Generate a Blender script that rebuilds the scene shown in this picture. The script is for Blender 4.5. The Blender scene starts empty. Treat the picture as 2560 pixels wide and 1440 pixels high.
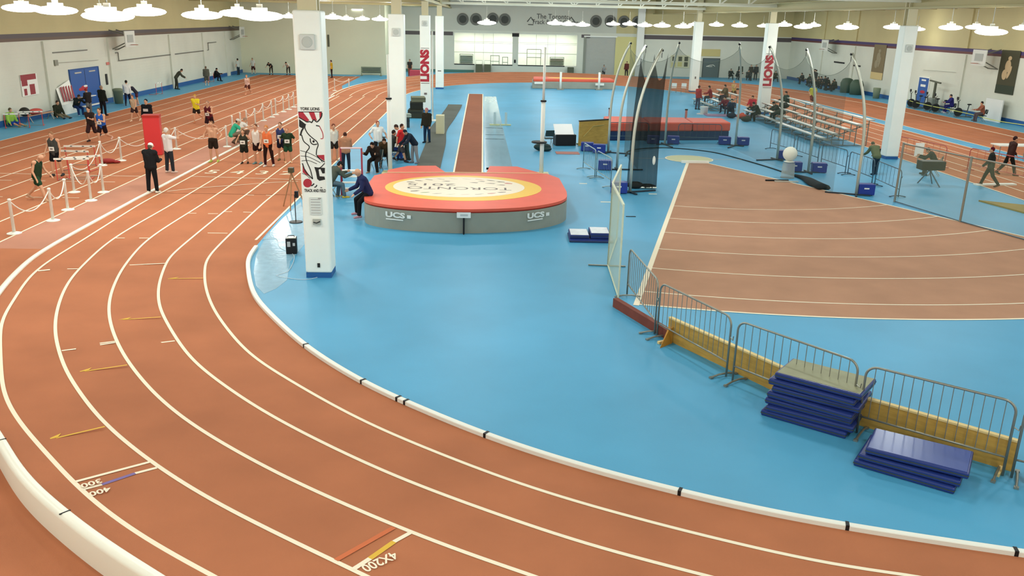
import bpy, bmesh, math, random
from mathutils import Vector, Matrix, geometry
random.seed(7)
SC = bpy.context.scene
COL = SC.collection
PI = math.pi
def R(d): return math.radians(d)

# ---------------------------------------------------------------- camera (a phone held at a balcony rail 6 m up)
CAM_H, FPX = 6.02, 2134.0
PITCH, ROLL, YAW = R(17.52), R(1.29), R(2.23)
_f = Vector((math.sin(YAW)*math.cos(PITCH), math.cos(YAW)*math.cos(PITCH), -math.sin(PITCH)))
_r0 = Vector((math.cos(YAW), -math.sin(YAW), 0)); _u0 = _r0.cross(_f)
_r = math.cos(ROLL)*_r0 + math.sin(ROLL)*_u0
_u = -math.sin(ROLL)*_r0 + math.cos(ROLL)*_u0
CP = Vector((0, 0, CAM_H))
def ray(px, py): return _f + ((px-1280)/FPX)*_r + ((720-py)/FPX)*_u
def G(px, py, z=0.0):                      # measured point of the photo on the level z -> world
    d = ray(px, py); return CP + d*((z-CAM_H)/d.z)
def AX(px, py, x): d = ray(px, py); return CP + d*(x/d.x)      # on the plane x = const
def AY(px, py, y): d = ray(px, py); return CP + d*(y/d.y)      # on the plane y = const
cd = bpy.data.cameras.new('camera'); cd.sensor_width = 36; cd.lens = FPX*36/2560; cd.clip_end = 400
cam = bpy.data.objects.new('camera', cd); COL.objects.link(cam)
cam.matrix_world = Matrix(((_r.x,_u.x,-_f.x,0),(_r.y,_u.y,-_f.y,0),(_r.z,_u.z,-_f.z,CAM_H),(0,0,0,1)))
SC.camera = cam

# ---------------------------------------------------------------- materials
def lin(c):
    return tuple(((v/255)/12.92 if v/255 <= .04045 else ((v/255+.055)/1.055)**2.4) for v in c)
_M = {}
def mat(name, rgb, rough=.6, metal=0, noise=0, scale=4, bump=0, bscale=60, spec=.3, emit=None, stretch=None, rgb2=None):
    if name in _M: return _M[name]
    m = bpy.data.materials.new(name); m.use_nodes = True; nt = m.node_tree; b = nt.nodes['Principled BSDF']
    c = lin(rgb)
    b.inputs['Base Color'].default_value = (*c, 1); b.inputs['Roughness'].default_value = rough
    b.inputs['Metallic'].default_value = metal; b.inputs['Specular IOR Level'].default_value = spec
    co = None
    if noise or bump:
        co = nt.nodes.new('ShaderNodeTexCoord'); mp = nt.nodes.new('ShaderNodeMapping')
        nt.links.new(co.outputs['Object'], mp.inputs['Vector'])
        if stretch: mp.inputs['Scale'].default_value = stretch
    if noise:
        n = nt.nodes.new('ShaderNodeTexNoise'); n.inputs['Scale'].default_value = scale; n.inputs['Detail'].default_value = 6
        nt.links.new(mp.outputs['Vector'], n.inputs['Vector'])
        rp = nt.nodes.new('ShaderNodeValToRGB')
        c2 = lin(rgb2) if rgb2 else tuple(min(1, v*(1+noise)) for v in c)
        c1 = tuple(v*(1-noise) for v in c) if not rgb2 else c
        rp.color_ramp.elements[0].position = .3; rp.color_ramp.elements[1].position = .7
        rp.color_ramp.elements[0].color = (*c1, 1); rp.color_ramp.elements[1].color = (*c2, 1)
        nt.links.new(n.outputs['Fac'], rp.inputs['Fac']); nt.links.new(rp.outputs['Color'], b.inputs['Base Color'])
    if bump:
        n2 = nt.nodes.new('ShaderNodeTexNoise'); n2.inputs['Scale'].default_value = bscale
        nt.links.new(mp.outputs['Vector'], n2.inputs['Vector'])
        bp = nt.nodes.new('ShaderNodeBump'); bp.inputs['Strength'].default_value = bump; bp.inputs['Distance'].default_value = .01
        nt.links.new(n2.outputs['Fac'], bp.inputs['Height']); nt.links.new(bp.outputs['Normal'], b.inputs['Normal'])
    if emit:
        b.inputs['Emission Color'].default_value = (*lin(rgb), 1); b.inputs['Emission Strength'].default_value = emit
    _M[name] = m
    return m
def net_mat(name, rgb, cover):
    # woven mesh seen from afar: threads cover a fixed share of the area
    if name in _M: return _M[name]
    m = bpy.data.materials.new(name); m.use_nodes = True; nt = m.node_tree
    b = nt.nodes['Principled BSDF']; b.inputs['Base Color'].default_value = (*lin(rgb), 1); b.inputs['Roughness'].default_value = .8
    b.inputs['Alpha'].default_value = cover; b.inputs['Specular IOR Level'].default_value = .1
    _M[name] = m; return m
def block_mat(name, rgb, rough=.7):
    # painted concrete block: courses as bump and a faint joint
    if name in _M: return _M[name]
    m = mat(name, rgb, rough, noise=.06, scale=.35)
    nt = m.node_tree; b = nt.nodes['Principled BSDF']
    co = nt.nodes.new('ShaderNodeTexCoord'); sep = nt.nodes.new('ShaderNodeSeparateXYZ'); add = nt.nodes.new('ShaderNodeMath'); cmb = nt.nodes.new('ShaderNodeCombineXYZ')
    nt.links.new(co.outputs['Object'], sep.inputs[0]); add.operation = 'ADD'
    nt.links.new(sep.outputs[0], add.inputs[0]); nt.links.new(sep.outputs[1], add.inputs[1])
    nt.links.new(add.outputs[0], cmb.inputs[0]); nt.links.new(sep.outputs[2], cmb.inputs[1])
    br = nt.nodes.new('ShaderNodeTexBrick'); br.inputs['Scale'].default_value = 1; br.inputs['Brick Width'].default_value = .4; br.inputs['Row Height'].default_value = .2
    br.inputs['Mortar Size'].default_value = .008; br.inputs['Color1'].default_value = (1,1,1,1); br.inputs['Color2'].default_value = (1,1,1,1); br.inputs['Mortar'].default_value = (0,0,0,1)
    nt.links.new(cmb.outputs[0], br.inputs['Vector'])
    bp = nt.nodes.new('ShaderNodeBump'); bp.inputs['Strength'].default_value = .35; bp.inputs['Distance'].default_value = .01
    nt.links.new(br.outputs['Color'], bp.inputs['Height']); nt.links.new(bp.outputs['Normal'], b.inputs['Normal'])
    return m

# ---------------------------------------------------------------- mesh builder
class MB:
    def __init__(s): s.v = []; s.f = []; s.m = []
    def add(s, vs, fs, m=0):
        k = len(s.v); s.v += [tuple(v) for v in vs]; s.f += [tuple(i+k for i in f) for f in fs]; s.m += [m]*len(fs); return s
    def box(s, c, d, rz=0, m=0, M=None):
        x, y, z = (v/2 for v in d); vs = [Vector((i*x, j*y, k*z)) for i in (-1,1) for j in (-1,1) for k in (-1,1)]
        T = Matrix.Translation(c) @ Matrix.Rotation(rz, 4, 'Z')
        if M is not None: T = Matrix.Translation(c) @ M
        vs = [T @ v for v in vs]
        return s.add(vs, [(0,1,3,2),(4,6,7,5),(0,4,5,1),(2,3,7,6),(0,2,6,4),(1,5,7,3)], m)
    def bx(s, a, b, m=0):
        return s.box([(a[i]+b[i])/2 for i in range(3)], [abs(b[i]-a[i]) for i in range(3)], 0, m)
    def bar(s, a, b, w, h, m=0):                      # rectangular bar between two points
        a, b = Vector(a), Vector(b); d = (b-a); L = d.length; d.normalize()
        up = Vector((0,0,1)) if abs(d.z) < .95 else Vector((0,1,0))
        x = d.cross(up).normalized(); y = x.cross(d)
        vs = [p + x*(i*w/2) + y*(j*h/2) for p in (a, b) for i, j in ((-1,-1),(1,-1),(1,1),(-1,1))]
        return s.add(vs, [(0,1,2,3),(7,6,5,4),(0,4,5,1),(1,5,6,2),(2,6,7,3),(3,7,4,0)], m)
    def tube(s, pts, r, n=8, m=0, cap=True):
        pts = [Vector(p) for p in pts]; rs = r if isinstance(r, (list, tuple)) else [r]*len(pts)
        rings = []; up = None
        for i, p in enumerate(pts):
            d = (pts[min(i+1, len(pts)-1)] - pts[max(i-1, 0)]).normalized()
            if up is None: up = Vector((0,0,1)) if abs(d.z) < .9 else Vector((1,0,0))
            x = d.cross(up).normalized(); y = x.cross(d).normalized(); up = y
            rings.append([p + (x*math.cos(t) + y*math.sin(t))*rs[i] for t in (2*PI*k/n for k in range(n))])
        k = len(s.v); vs = [v for g in rings for v in g]; fs = []
        for i in range(len(pts)-1):
            for j in range(n):
                fs.append((i*n+j, i*n+(j+1)%n, (i+1)*n+(j+1)%n, (i+1)*n+j))
        if cap: fs += [tuple(range(n-1,-1,-1)), tuple((len(pts)-1)*n+j for j in range(n))]
        return s.add(vs, fs, m)
    def cap(s, a, b, ra, rb, n=10):                   # tapered capsule
        a, b = Vector(a), Vector(b); d = b-a; L = d.length
        if L < 1e-6: return s.ell(a, (ra, ra, ra))
        d.normalize(); pts = []; rs = []
        for t in (-90, -55, -20, 0): pts.append(a + d*(ra*math.sin(R(t)))); rs.append(max(.0005, ra*math.cos(R(t))))
        for t in (0, 20, 55, 90): pts.append(b + d*(rb*math.sin(R(t)))); rs.append(max(.0005, rb*math.cos(R(t))))
        return s.tube(pts, rs, n)
    def ell(s, c, r, nu=14, nv=9, m=0, rot=None):
        vs = [Vector((0,0,-r[2]))]; fs = []
        for i in range(1, nv):
            t = -PI/2 + PI*i/nv
            for j in range(nu): a = 2*PI*j/nu; vs.append(Vector((r[0]*math.cos(t)*math.cos(a), r[1]*math.cos(t)*math.sin(a), r[2]*math.sin(t))))
        vs.append(Vector((0,0,r[2]))); last = len(vs)-1
        for j in range(nu):
            fs.append((0, 1+(j+1)%nu, 1+j)); fs.append((last, last-nu+j, last-nu+(j+1)%nu))
        for i in range(nv-2):
            for j in range(nu): a = 1+i*nu; fs.append((a+j, a+(j+1)%nu, a+nu+(j+1)%nu, a+nu+j))
        T = Matrix.Translation(c) @ (rot if rot is not None else Matrix())
        return s.add([T @ v for v in vs], fs, m)
    def lathe(s, prof, c=(0,0,0), n=20, m=0):
        c = Vector(c); vs = []; fs = []
        for r, z in prof:
            for j in range(n): a = 2*PI*j/n; vs.append(c + Vector((max(r,1e-4)*math.cos(a), max(r,1e-4)*math.sin(a), z)))
        for i in range(len(prof)-1):
            for j in range(n): fs.append((i*n+j, i*n+(j+1)%n, (i+1)*n+(j+1)%n, (i+1)*n+j))
        fs.append(tuple(range(n-1,-1,-1))); fs.append(tuple((len(prof)-1)*n+j for j in range(n)))
        return s.add(vs, fs, m)
    def prism(s, poly, z0, z1, m=0, mtop=None):       # poly: list of (x,y)
        tri = geometry.tessellate_polygon([[Vector((p[0], p[1], 0)) for p in poly]])
        n = len(poly); vs = [(p[0],p[1],z0) for p in poly] + [(p[0],p[1],z1) for p in poly]
        s.add(vs, [(i,(i+1)%n,(i+1)%n+n,i+n) for i in range(n)], m)
        k = len(s.v)-2*n
        for t in tri:
            a, b, c_ = (Vector((poly[i][0], poly[i][1], 0)) for i in t)
            if (b-a).cross(c_-a).z < 0: t = t[::-1]
            s.f.append(tuple(k+n+i for i in t)); s.m.append(m if mtop is None else mtop)
            s.f.append(tuple(k+i for i in t[::-1])); s.m.append(m)
        return s
    def strip(s, pts, w, z=None, m=0, off=0):         # flat painted line along points
        pts = [Vector(p) for p in pts]; vs = []
        for i, p in enumerate(pts):
            d = pts[min(i+1,len(pts)-1)] - pts[max(i-1,0)]; d.z = 0; d.normalize(); nrm = Vector((-d.y, d.x, 0))
            zz = p.z if z is None else z
            for k in (1,-1): q = p + nrm*(off + k*w/2); vs.append((q.x, q.y, zz))
        return s.add(vs, [(2*i+1, 2*i+3, 2*i+2, 2*i) for i in range(len(pts)-1)], m)
    def mesh(s, me, T, m=0):
        return s.add([T @ v.co for v in me.vertices], [tuple(p.vertices) for p in me.polygons], m)
    def build(s, name, mats, parent=None, smooth=False, bevel=0, loc=None):
        me = bpy.data.meshes.new(name)
        vs = s.v
        if loc is not None: vs = [(v[0]-loc[0], v[1]-loc[1], v[2]-loc[2]) for v in vs]
        me.from_pydata(vs, [], s.f); me.update()
        for mm in (mats if isinstance(mats, (list, tuple)) else [mats]): me.materials.append(mm)
        if any(s.m): me.polygons.foreach_set('material_index', s.m)
        if smooth: me.polygons.foreach_set('use_smooth', [True]*len(me.polygons))
        o = bpy.data.objects.new(name, me); COL.objects.link(o)
        if loc is not None: o.location = loc
        if parent is not None: o.parent = parent
        if bevel:
            b = o.modifiers.new('edge', 'BEVEL'); b.width = bevel; b.segments = 3; b.limit_method = 'ANGLE'; b.angle_limit = R(40)
        return o
def tag(o, label=None, cat=None, group=None, kind=None):
    if label: o['label'] = label
    if cat: o['category'] = cat
    if group: o['group'] = group
    if kind: o['kind'] = kind
    return o
def thing(name, label, cat, loc=(0,0,0), rz=0, group=None):
    o = bpy.data.objects.new(name, None); COL.objects.link(o); o.empty_display_size = .1
    o.location = loc; o.rotation_euler = (0,0,rz); return tag(o, label, cat, group)
def copy_tree(o, parent=None):
    c = o.copy(); COL.objects.link(c); c.parent = parent
    for ch in list(o.children): copy_tree(ch, c)
    return c
_txt = {}
def text_mesh(s_, size=1, extrude=0.0, bold=0.0):
    k = (s_, size, extrude, bold)
    if k in _txt: return _txt[k]
    cu = bpy.data.curves.new('txt', 'FONT'); cu.body = s_; cu.size = size; cu.extrude = extrude; cu.offset = bold
    cu.align_x = 'CENTER'; cu.align_y = 'CENTER'; cu.resolution_u = 3
    ob = bpy.data.objects.new('txt', cu); COL.objects.link(ob)
    dg = bpy.context.evaluated_depsgraph_get(); me = bpy.data.meshes.new_from_object(ob.evaluated_get(dg))
    bpy.data.objects.remove(ob); bpy.data.curves.remove(cu); _txt[k] = me; return me
def ORD(n): return ['first','second','third','fourth','fifth','sixth','seventh','eighth','ninth','tenth','eleventh','twelfth','thirteenth','fourteenth','fifteenth','sixteenth','seventeenth','eighteenth','nineteenth','twentieth','twenty-first','twenty-second','twenty-third','twenty-fourth','twenty-fifth','twenty-sixth','twenty-seventh','twenty-eighth','twenty-ninth','thirtieth','thirty-first','thirty-second','thirty-third','thirty-fourth','thirty-fifth','thirty-sixth','thirty-seventh','thirty-eighth','thirty-ninth','fortieth'][n]
def smooth_curve(P, step=.35):                        # Catmull-Rom through points, then even steps
    P = [Vector(p) for p in P]; out = []
    Q = [P[0]*2-P[1]] + P + [P[-1]*2-P[-2]]
    for i in range(1, len(Q)-2):
        a, b, c, d = Q[i-1], Q[i], Q[i+1], Q[i+2]; n = max(2, int((c-b).length/step))
        for k in range(n):
            t = k/n; out.append(.5*((2*b) + (c-a)*t + (2*a-5*b+4*c-d)*t*t + (3*b-a-3*c+d)*t**3))
    out.append(P[-1]); return out
def resample(P, n):
    L = [0]
    for a, b in zip(P, P[1:]): L.append(L[-1] + (b-a).length)
    out = []; j = 0
    for i in range(n):
        t = L[-1]*i/(n-1)
        while j < len(L)-2 and L[j+1] < t: j += 1
        u = (t-L[j])/max(1e-9, L[j+1]-L[j]); out.append(P[j].lerp(P[j+1], min(1,u)))
    return out

# palette
WHITE = mat('white_paint', (236,236,226), .5)
LINE = mat('line_paint', (245,232,205), .7)
LINEY = mat('yellow_line_paint', (225,180,60), .7)
LINEP = mat('violet_line_paint', (125,105,160), .7)
LINEO = mat('orange_line_paint', (206,108,62), .7)
TRACK = mat('track_rubber', (184,114,78), .85, noise=.09, scale=.8, bump=.5, bscale=240, spec=.2)
TRACKW = mat('worn_track_rubber', (190,132,108), .8, noise=.09, scale=.6, bump=.4, bscale=240, spec=.2)
SECTOR = mat('sector_rubber', (184,138,110), .8, noise=.08, scale=.9, bump=.4, bscale=240, spec=.2)
BLUE = mat('blue_rubber_floor', (78,158,197), .5, noise=.07, scale=.5, bump=.08, bscale=30, spec=.3)
BLACK = mat('black_plastic', (24,24,26), .5)
DARK = mat('dark_grey_metal', (52,54,54), .45, .4)
STEEL = mat('galvanised_steel', (150,150,140), .4, .7)
ALU = mat('aluminium', (205,205,195), .35, .7)
ROYAL = mat('royal_blue_vinyl', (32,52,120), .35, noise=.06, scale=2, spec=.5)
MATGREY = mat('grey_vinyl', (152,154,142), .55, noise=.05, scale=2)
MATRED = mat('red_vinyl', (226,96,74), .55, noise=.04, scale=1.5)
MATREDD = mat('dark_red_vinyl', (170,40,28), .55)
YEL = mat('yellow_vinyl', (236,190,80), .55)
CREAM = mat('cream_vinyl', (236,222,200), .55)
INK = mat('black_print', (40,38,36), .7)
GREYINK = mat('grey_print', (120,108,104), .7)
REDINK = mat('red_print', (178,50,62), .7)
PLY = mat('plywood', (190,150,72), .6, noise=.14, scale=3, stretch=(1,1,6))
PLYE = mat('plywood_edge', (226,200,140), .6)
REDWOOD = mat('red_painted_wood', (122,62,48), .7, noise=.12, scale=4)
# ================================================================ THE SETTING
XL, XR, YB, YF = -25.2, 35.4, 101.0, -6.0
def struct(o, label): o['kind'] = 'structure'; o['label'] = label; return o
# floor: one blue rubber slab
fm = MB(); fm.bx((XL-.3, YF-.3, -.25), (XR+.3, YB+4.5, 0))
struct(fm.build('floor', BLUE), 'blue rubber sports floor of the hall')

# --- oval track. lane lines measured on the photo; the bend is banked, outside edge 0.34 m up
BANK = .34
def sstep(t): t = max(0, min(1, t)); return t*t*(3-2*t)
def zb(y0, k): return BANK*min(1, k/6)*sstep((27-y0)/13)
def GB(px, py, k, dz=.006):
    z = zb(G(px, py).y, k)
    return G(px, py, z+dz)
def z1(l): return [(x/3.2, 440+y/3.2) for x, y in l]
def z2(l): return [(x/2.56, 880+y/2.56) for x, y in l]
def z3(l): return [(1000+x/3.2, 1000+y/3.2) for x, y in l]
def z4(l): return [(1760+x/3.2, 1100+y/3.2) for x, y in l]
LANEPX = {
0: z1([(1985,640),(1972,710),(1975,800),(2010,950),(2090,1060),(2420,1370)]) + [(895,957),(1010,1012),(1215,1097),(1440,1171),(1700,1240),(1960,1299),(2110,1325),(2330,1360),(2555,1393)],
1: z1([(1690,620),(1640,760),(1640,870),(1690,1030),(1790,1190),(2000,1430)])+z2([(1850,180),(2200,380),(2560,550)])+z3([(1000,690),(2000,980),(2560,1120)])+z4([(1000,1000),(1620,1085)]),
2: z1([(1410,600),(1330,700),(1275,850),(1265,950),(1290,1090),(1500,1430)])+z2([(1400,190),(1700,390),(2100,600),(2560,810)])+z3([(700,890),(1500,1160),(2430,1405)]),
3: z1([(1210,490),(1010,700),(910,880),(870,1030),(880,1170),(935,1330)])+z2([(830,80),(1000,280),(1250,480),(1700,740),(2100,930),(2540,1120)])+z3([(500,1220),(1000,1390)]),
4: z1([(920,495),(640,740),(520,900),(455,1080),(440,1200),(445,1300),(480,1430)])+z2([(420,120),(530,290),(680,470),(960,700),(1300,920),(1700,1130),(2200,1370)]),
5: z1([(700,490),(300,750),(100,1010),(20,1150),(0,1280)])+z2([(15,230),(45,320),(95,410),(170,510),(270,620),(480,850),(700,1040),(1000,1240),(1350,1430)]),
6: z1([(400,580),(160,770),(0,960)])+[(-58,830),(-75,930),(-52,1010)]+z2([(0,500),(170,820-35),(430,1020),(700,1225),(1030,1432)])}
LX = [-6.24, -7.21, -8.14, -9.13, -10.08, -11.08, -11.42]
FB = (6.93, 68.0)
near = []
for k in range(7):
    pts = [Vector((LX[k], 27.5+.4*j, 0)) for j in (5.1, 0)] + [GB(px, py, k, 0) for px, py in LANEPX[k]]
    c = resample(smooth_curve(pts, .3), 130)
    for it in range(14): c = [c[0]] + [c[i]*.5 + (c[i-1]+c[i+1])*.25 for i in range(1, len(c)-1)] + [c[-1]]
    for p in c: p.z = max(0, p.z)
    d = (c[-1]-c[-6]).normalized()
    for j in range(1, 8): c.append(c[-1] + d*.4)
    near.append(c)
nearR = [resample(c, 110) for c in near]
def lane_off(k): return -6.24 - LX[k]
def far_curve(k):                                  # far bend, half an ellipse, banked a little more
    o = lane_off(k)*1.06; a, b = 13.17+o, 19+o*1.25; out = []
    for j in range(61):
        t = PI - PI*j/60; z = .6*min(1, k/6)*math.sin(PI*j/60)**.7
        out.append(Vector((FB[0]+a*math.cos(t), FB[1]+b*math.sin(t), z)))
    return out
tk = MB()
# near bend surface
def loft(A, B, mb, m=0, dz=0):
    n = len(A); vs = [p+Vector((0,0,dz)) for p in A] + [p+Vector((0,0,dz)) for p in B]
    mb.add(vs, [(i, i+1, n+i+1, n+i) for i in range(n-1)], m)
for k in range(6): loft(nearR[k], nearR[k+1], tk, 0, .003)
fars = [far_curve(k) for k in range(7)]
for k in range(6): loft(fars[k], fars[k+1], tk, 0, .005)
# straights
ys = [29.5, 68.0]
for k in range(6):
    loft([Vector((LX[k], y, .003)) for y in ys][::-1], [Vector((LX[k+1], y, .003)) for y in ys][::-1], tk)
RXI, RXO = FB[0]+13.17, FB[0]+13.17+lane_off(6)*1.06+.3
tk.add([(RXI,18,.003),(RXO,18,.003),(RXO,68,.004),(RXI,68,.004)], [(0,1,2,3)], 0)
# lane lines of the oval
for k in range(1, 6):
    full = [Vector((LX[k], y, 0)) for y in (68, 50, 33)] + near[k]
    full = [p+Vector((0,0,.009)) for p in full]
    tk.strip(full, .06, m=1)
    tk.strip([p+Vector((0,0,.012)) for p in fars[k]], .06, m=1)
    x = FB[0]+13.17+lane_off(k)*1.06
    tk.strip([(x,68,.01),(x,18,.01)], .06, m=1)
# inner edge painted line along straight, far bend, right straight; outer edge lines
tk.strip([(LX[0],68,.01),(LX[0],30,.01),(LX[0],23.2,.01)], .07, m=1)
tk.strip([p+Vector((0,0,.012)) for p in fars[0]], .09, m=1)
tk.strip([p+Vector((0,0,.014)) for p in fars[6]], .12, m=1)
tk.strip([(RXI,68,.01),(RXI,18,.01)], .08, m=1); tk.strip([(RXO,68,.01),(RXO,18,.01)], .08, m=1)
def mark(a, b, k, w=.05, m=1, k2=None):
    k2 = k if k2 is None else k2
    tk.strip([GB(*a, k, .011), GB(*b, k2, .011)], w, m=m)
# start and finish lines, take-over ticks (pixel ends measured in the photo)
tk.strip([(-11.05,32.75,.011),(-6.25,32.35,.011)], .05, m=1)
tk.strip([G(418,478,.011), G(500,469,.011), G(600,462,.011), G(680,456,.011), G(745,453,.011)], .05, m=1)
for (a, b, k) in [((472,533),(491,533),3),((520,534),(545,534),2.2),((560,529),(580,529),2),((608,530),(632,531),1.1),((615,487),(635,488),2),((665,488),(682,489),1.2),
                  ((488,582),(569,583),1.5),((290,595),(312,595),4),((348,595),(375,595),3.1),((312,663),(415,658),2.6),((168,672),(198,672),4.2)]: mark(a, b, k)
mark((95,677),(125,674), 4.9, .09)
mark((150,871),(288,853), 3.5, .05, 1, 3); mark((150,877),(190,872), 3.8, .05); mark((250,862),(288,856), 3.2)
mark((303,868),(437,852), 2.5, .05, 1, 2)
mark((188,1204),(373,1155), 5, .055, 1, 4); mark((205,1224),(255,1211), 5, .055, 1, 4.7); mark((338,1183),(392,1169), 4.3, .055, 1, 4)
mark((255,1211),(338,1183), 4.7, .06, 2, 4.3)
mark((883,1423),(925,1396), 4, .065, 1, 3.7); mark((985,1354),(1025,1332), 3.3, .06, 1, 3); mark((925,1396),(985,1354), 3.7, .07, 3, 3.3)
mark((840,1400),(985,1318), 4, .07, 4, 3.1)
for tail, tip, k in [((507,695),(418,697),1.6),((402,792),(295,800),2.6),((318,912),(192,931),3.6),((262,1066),(110,1102),4.6)]:
    A, B = GB(*tail, k, .011), GB(*tip, k, .011); d = (B-A); d.z = 0; L = d.length; d.normalize(); n = Vector((-d.y, d.x, 0))
    up_ = Vector((0,0,.004)); tri_ = [B+up_, B-d*L*.30-n*.11+up_, B-d*L*.22+up_]
    if (tri_[1]-tri_[0]).cross(tri_[2]-tri_[0]).z < 0: tri_.reverse()
    tk.add(tri_, [(0,1,2)], 3)
    tk.strip([A, B], .035, m=3)
# painted figures
def paint_text(s_, c, size, ang, m, sx=1, k=0):
    T = Matrix.Translation(c) @ Matrix.Rotation(ang, 4, 'Z') @ Matrix.Diagonal((sx, 1, 1, 1))
    tk.mesh(text_mesh(s_, size, 0, .004), T, m)
for i, ch in enumerate('5432'):
    paint_text(ch, Vector(((LX[5-i]+LX[4-i])/2, 33.75, .012)), 1.1, 0, 1)
def text_on(s_, a, b, size, m, k, sx=1):
    A, B = GB(*a, k, .012), GB(*b, k, .012); d = B-A
    paint_text(s_, (A+B)/2 + Vector((0,0,.016)), size, math.atan2(d.y, d.x)+PI, m, sx)
text_on('300', (203,1218), (254,1203), .165, 1, 4.8); text_on('400', (226,1238), (273,1224), .165, 1, 4.7)
text_on('4X200', (915,1422), (982,1391), .2, 1, 3.6, .8)
struct(tk.build('floor_running_track', [TRACK, LINE, LINEP, LINEY, LINEO]), 'red banked oval running track with white lane lines')

# outer rail of the bend: white rounded kerb whose outer face reaches the floor
rail = MB(); A = near[6]
pts = [Vector((LX[6], y, 0)) for y in (68, 60, 50, 40, 34)] + A
prof = []
n = len(pts); vs = []
for i, p in enumerate(pts):
    d = pts[min(i+1,n-1)] - pts[max(i-1,0)]; d.z = 0; d.normalize(); o = Vector((d.y, -d.x, 0))    # to the outside
    if o.x > 0 and i < 6: o = -o
    zt = p.z + .05
    sec = [(0.0, p.z+.002), (0.0, zt-.012), (.012, zt), (.09, zt), (.125, zt-.02), (.135, zt-.06), (.135, -.001)]
    for u, z in sec: vs.append(p*1 + o*u + Vector((0,0,z-p.z)))
ns = 7
rail.add(vs, [(i*ns+j, i*ns+j+1, (i+1)*ns+j+1, (i+1)*ns+j) for i in range(n-1) for j in range(ns-1)])
ro = rail.build('trim_1', mat('rail_white', (240,238,222), .35, spec=.4), smooth=True)
struct(ro, 'white rounded outer rail along the edge of the banked bend')
jm = MB()                                             # dark joints in the rail
for px, py in [(168,1279), (10,1100)]:
    p = G(px, py, BANK+.05); i_ = min(range(1, len(A)-1), key=lambda i: (A[i].xy-p.xy).length); d = (A[i_+1]-A[i_-1]); d.z = 0; d.normalize(); o_ = Vector((d.y,-d.x,0)); c_ = A[i_]+o_*.06; jm.box((c_.x,c_.y,A[i_].z+.05), (.13,.014,.012), math.atan2(o_.y,o_.x))
struct(jm.build('trim_2', BLACK), 'thin dark joint lines across the white outer rail')

# sprint straight and apron
sp = MB()
railbase = [p.copy() for p in resample(A, 60)]
poly = [(-22.7, 90.5), (-22.7, YF), (11, YF), (11, railbase[-1].y-1)] + [(p.x+.06, p.y+.06) for p in railbase[::-1]] + [(-11.44, 30), (-11.44, 72), (-12.45, 78), (-12.5, 90.5)]
sp.prism([(x, y) for x, y in poly], -.02, .0015)
sp.add([(-12.86,72,.003),(-12.86,22,.003),(-11.5,22,.003),(-11.5,72,.003)], [(0,1,2,3)], 2)
for i, x in enumerate((-12.9,-14.13,-15.36,-16.58,-17.8,-19.03,-20.25,-21.48,-22.68)):
    sp.strip([(x,90.3,.006),(x,15,.006)], .06, m=1)
sp.strip([(-22.7,32.95,.007),(-12.9,32.6,.007)], .05, m=1)
for x in (-13.5,-14.7,-16,-17.2): sp.strip([(x-.45,28.5,.007),(x+.1,28.5,.007)], .05, m=1); sp.strip([(x-.45,31.4,.007),(x+.1,31.4,.007)], .05, m=1)
struct(sp.build('floor_sprint_track', [TRACK, LINE, TRACKW]), 'red sprint straight with white lanes along the left wall')
# outer straight on the right
ro_ = MB()
ro_.prism([(27.0,18),(33.2,18),(33.2,72),(31.6,81),(28.4,90),(24,96.8),(20.5,97.5),(22.5,90),(25.2,82),(27,72)], -.02, .0015)
ro_.strip([(31.35,18,.006),(31.35,70,.006),(30,80,.006),(27,89,.006)], .12, m=1)
for x in (28.3, 29.4, 30.4): ro_.strip([(x,18,.006),(x,72,.006)], .05, m=2)
ro_.strip([(33.15,18,.006),(33.15,72,.006)], .08, m=1); ro_.strip([(27.05,18,.006),(27.05,72,.006)], .08, m=1)
struct(ro_.build('floor_outer_track', [TRACK, LINE, TRACKW]), 'red outer straight along the right wall')
# vault runway and throwing sector
rw = MB(); rw.bx((-1.12,33.4,-.02), (.03,72.2,.002))
for x in (-1.13, .035): rw.strip([(x,72.3,.006),(x,31.5,.006)], .07, m=1)
rw.strip([(-1.16,72.25,.006),(.07,72.25,.006)], .07, m=1)
for y in (46.5, 49.5, 44.8): rw.strip([(.2,y,.004),(1.15,y,.004)], .12, m=2)
rw.strip([(.2,35.6,.004),(1.25,35.6,.004)], .5, m=2)
struct(rw.build('floor_runway', [mat('runway_rubber', (148,86,58), .85, noise=.06, scale=2), LINE, mat('clear_tape', (190,215,225), .3)]), 'brown vault runway with white edge lines')
SCx, SCy = 9.58, 39.15
Cc = Vector((SCx, SCy, 0))
def along(pa, pb): d = G(*pb)-G(*pa); return math.atan2(d.x, d.y)
aL = math.atan2(3.30-9.05, 18.0-38.1); aR = math.atan2(20.6-10.3, 24.6-38.3)
def pol(r, a): return (SCx + r*math.sin(a), SCy + r*math.cos(a))
aLL = math.atan2(-5.95, -20.7); aRR = math.atan2(9.4, -19.2)
N = 40
aLL, aRR = aLL % (2*PI), aRR % (2*PI)
R0, R7 = 1.12, 22.05
se = MB()
arc = lambda r, n=N: [pol(r, aLL + (aRR-aLL)*i/n) for i in range(n+1)]
se.prism([pol(R0, aLL), pol(R0, aRR)] + arc(R7)[::-1], -.02, .002)
for r in (10.95, 12.96, 14.95, 16.98, 19.0, 21.06): se.strip([(x,y,.006) for x,y in arc(r)], .05, m=1)
se.strip([(x,y,.006) for x,y in arc(R7)], .07, m=1)
for a in (aLL, aRR): se.strip([(*pol(R0,a),.007), (*pol(R7+.1,a),.007)], .09 if a == aRR else .13, m=1)
ring = [(SCx+1.07*math.cos(2*PI*i/40), SCy+1.07*math.sin(2*PI*i/40)) for i in range(40)]
se.prism(ring, -.02, .004, 2)
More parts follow.
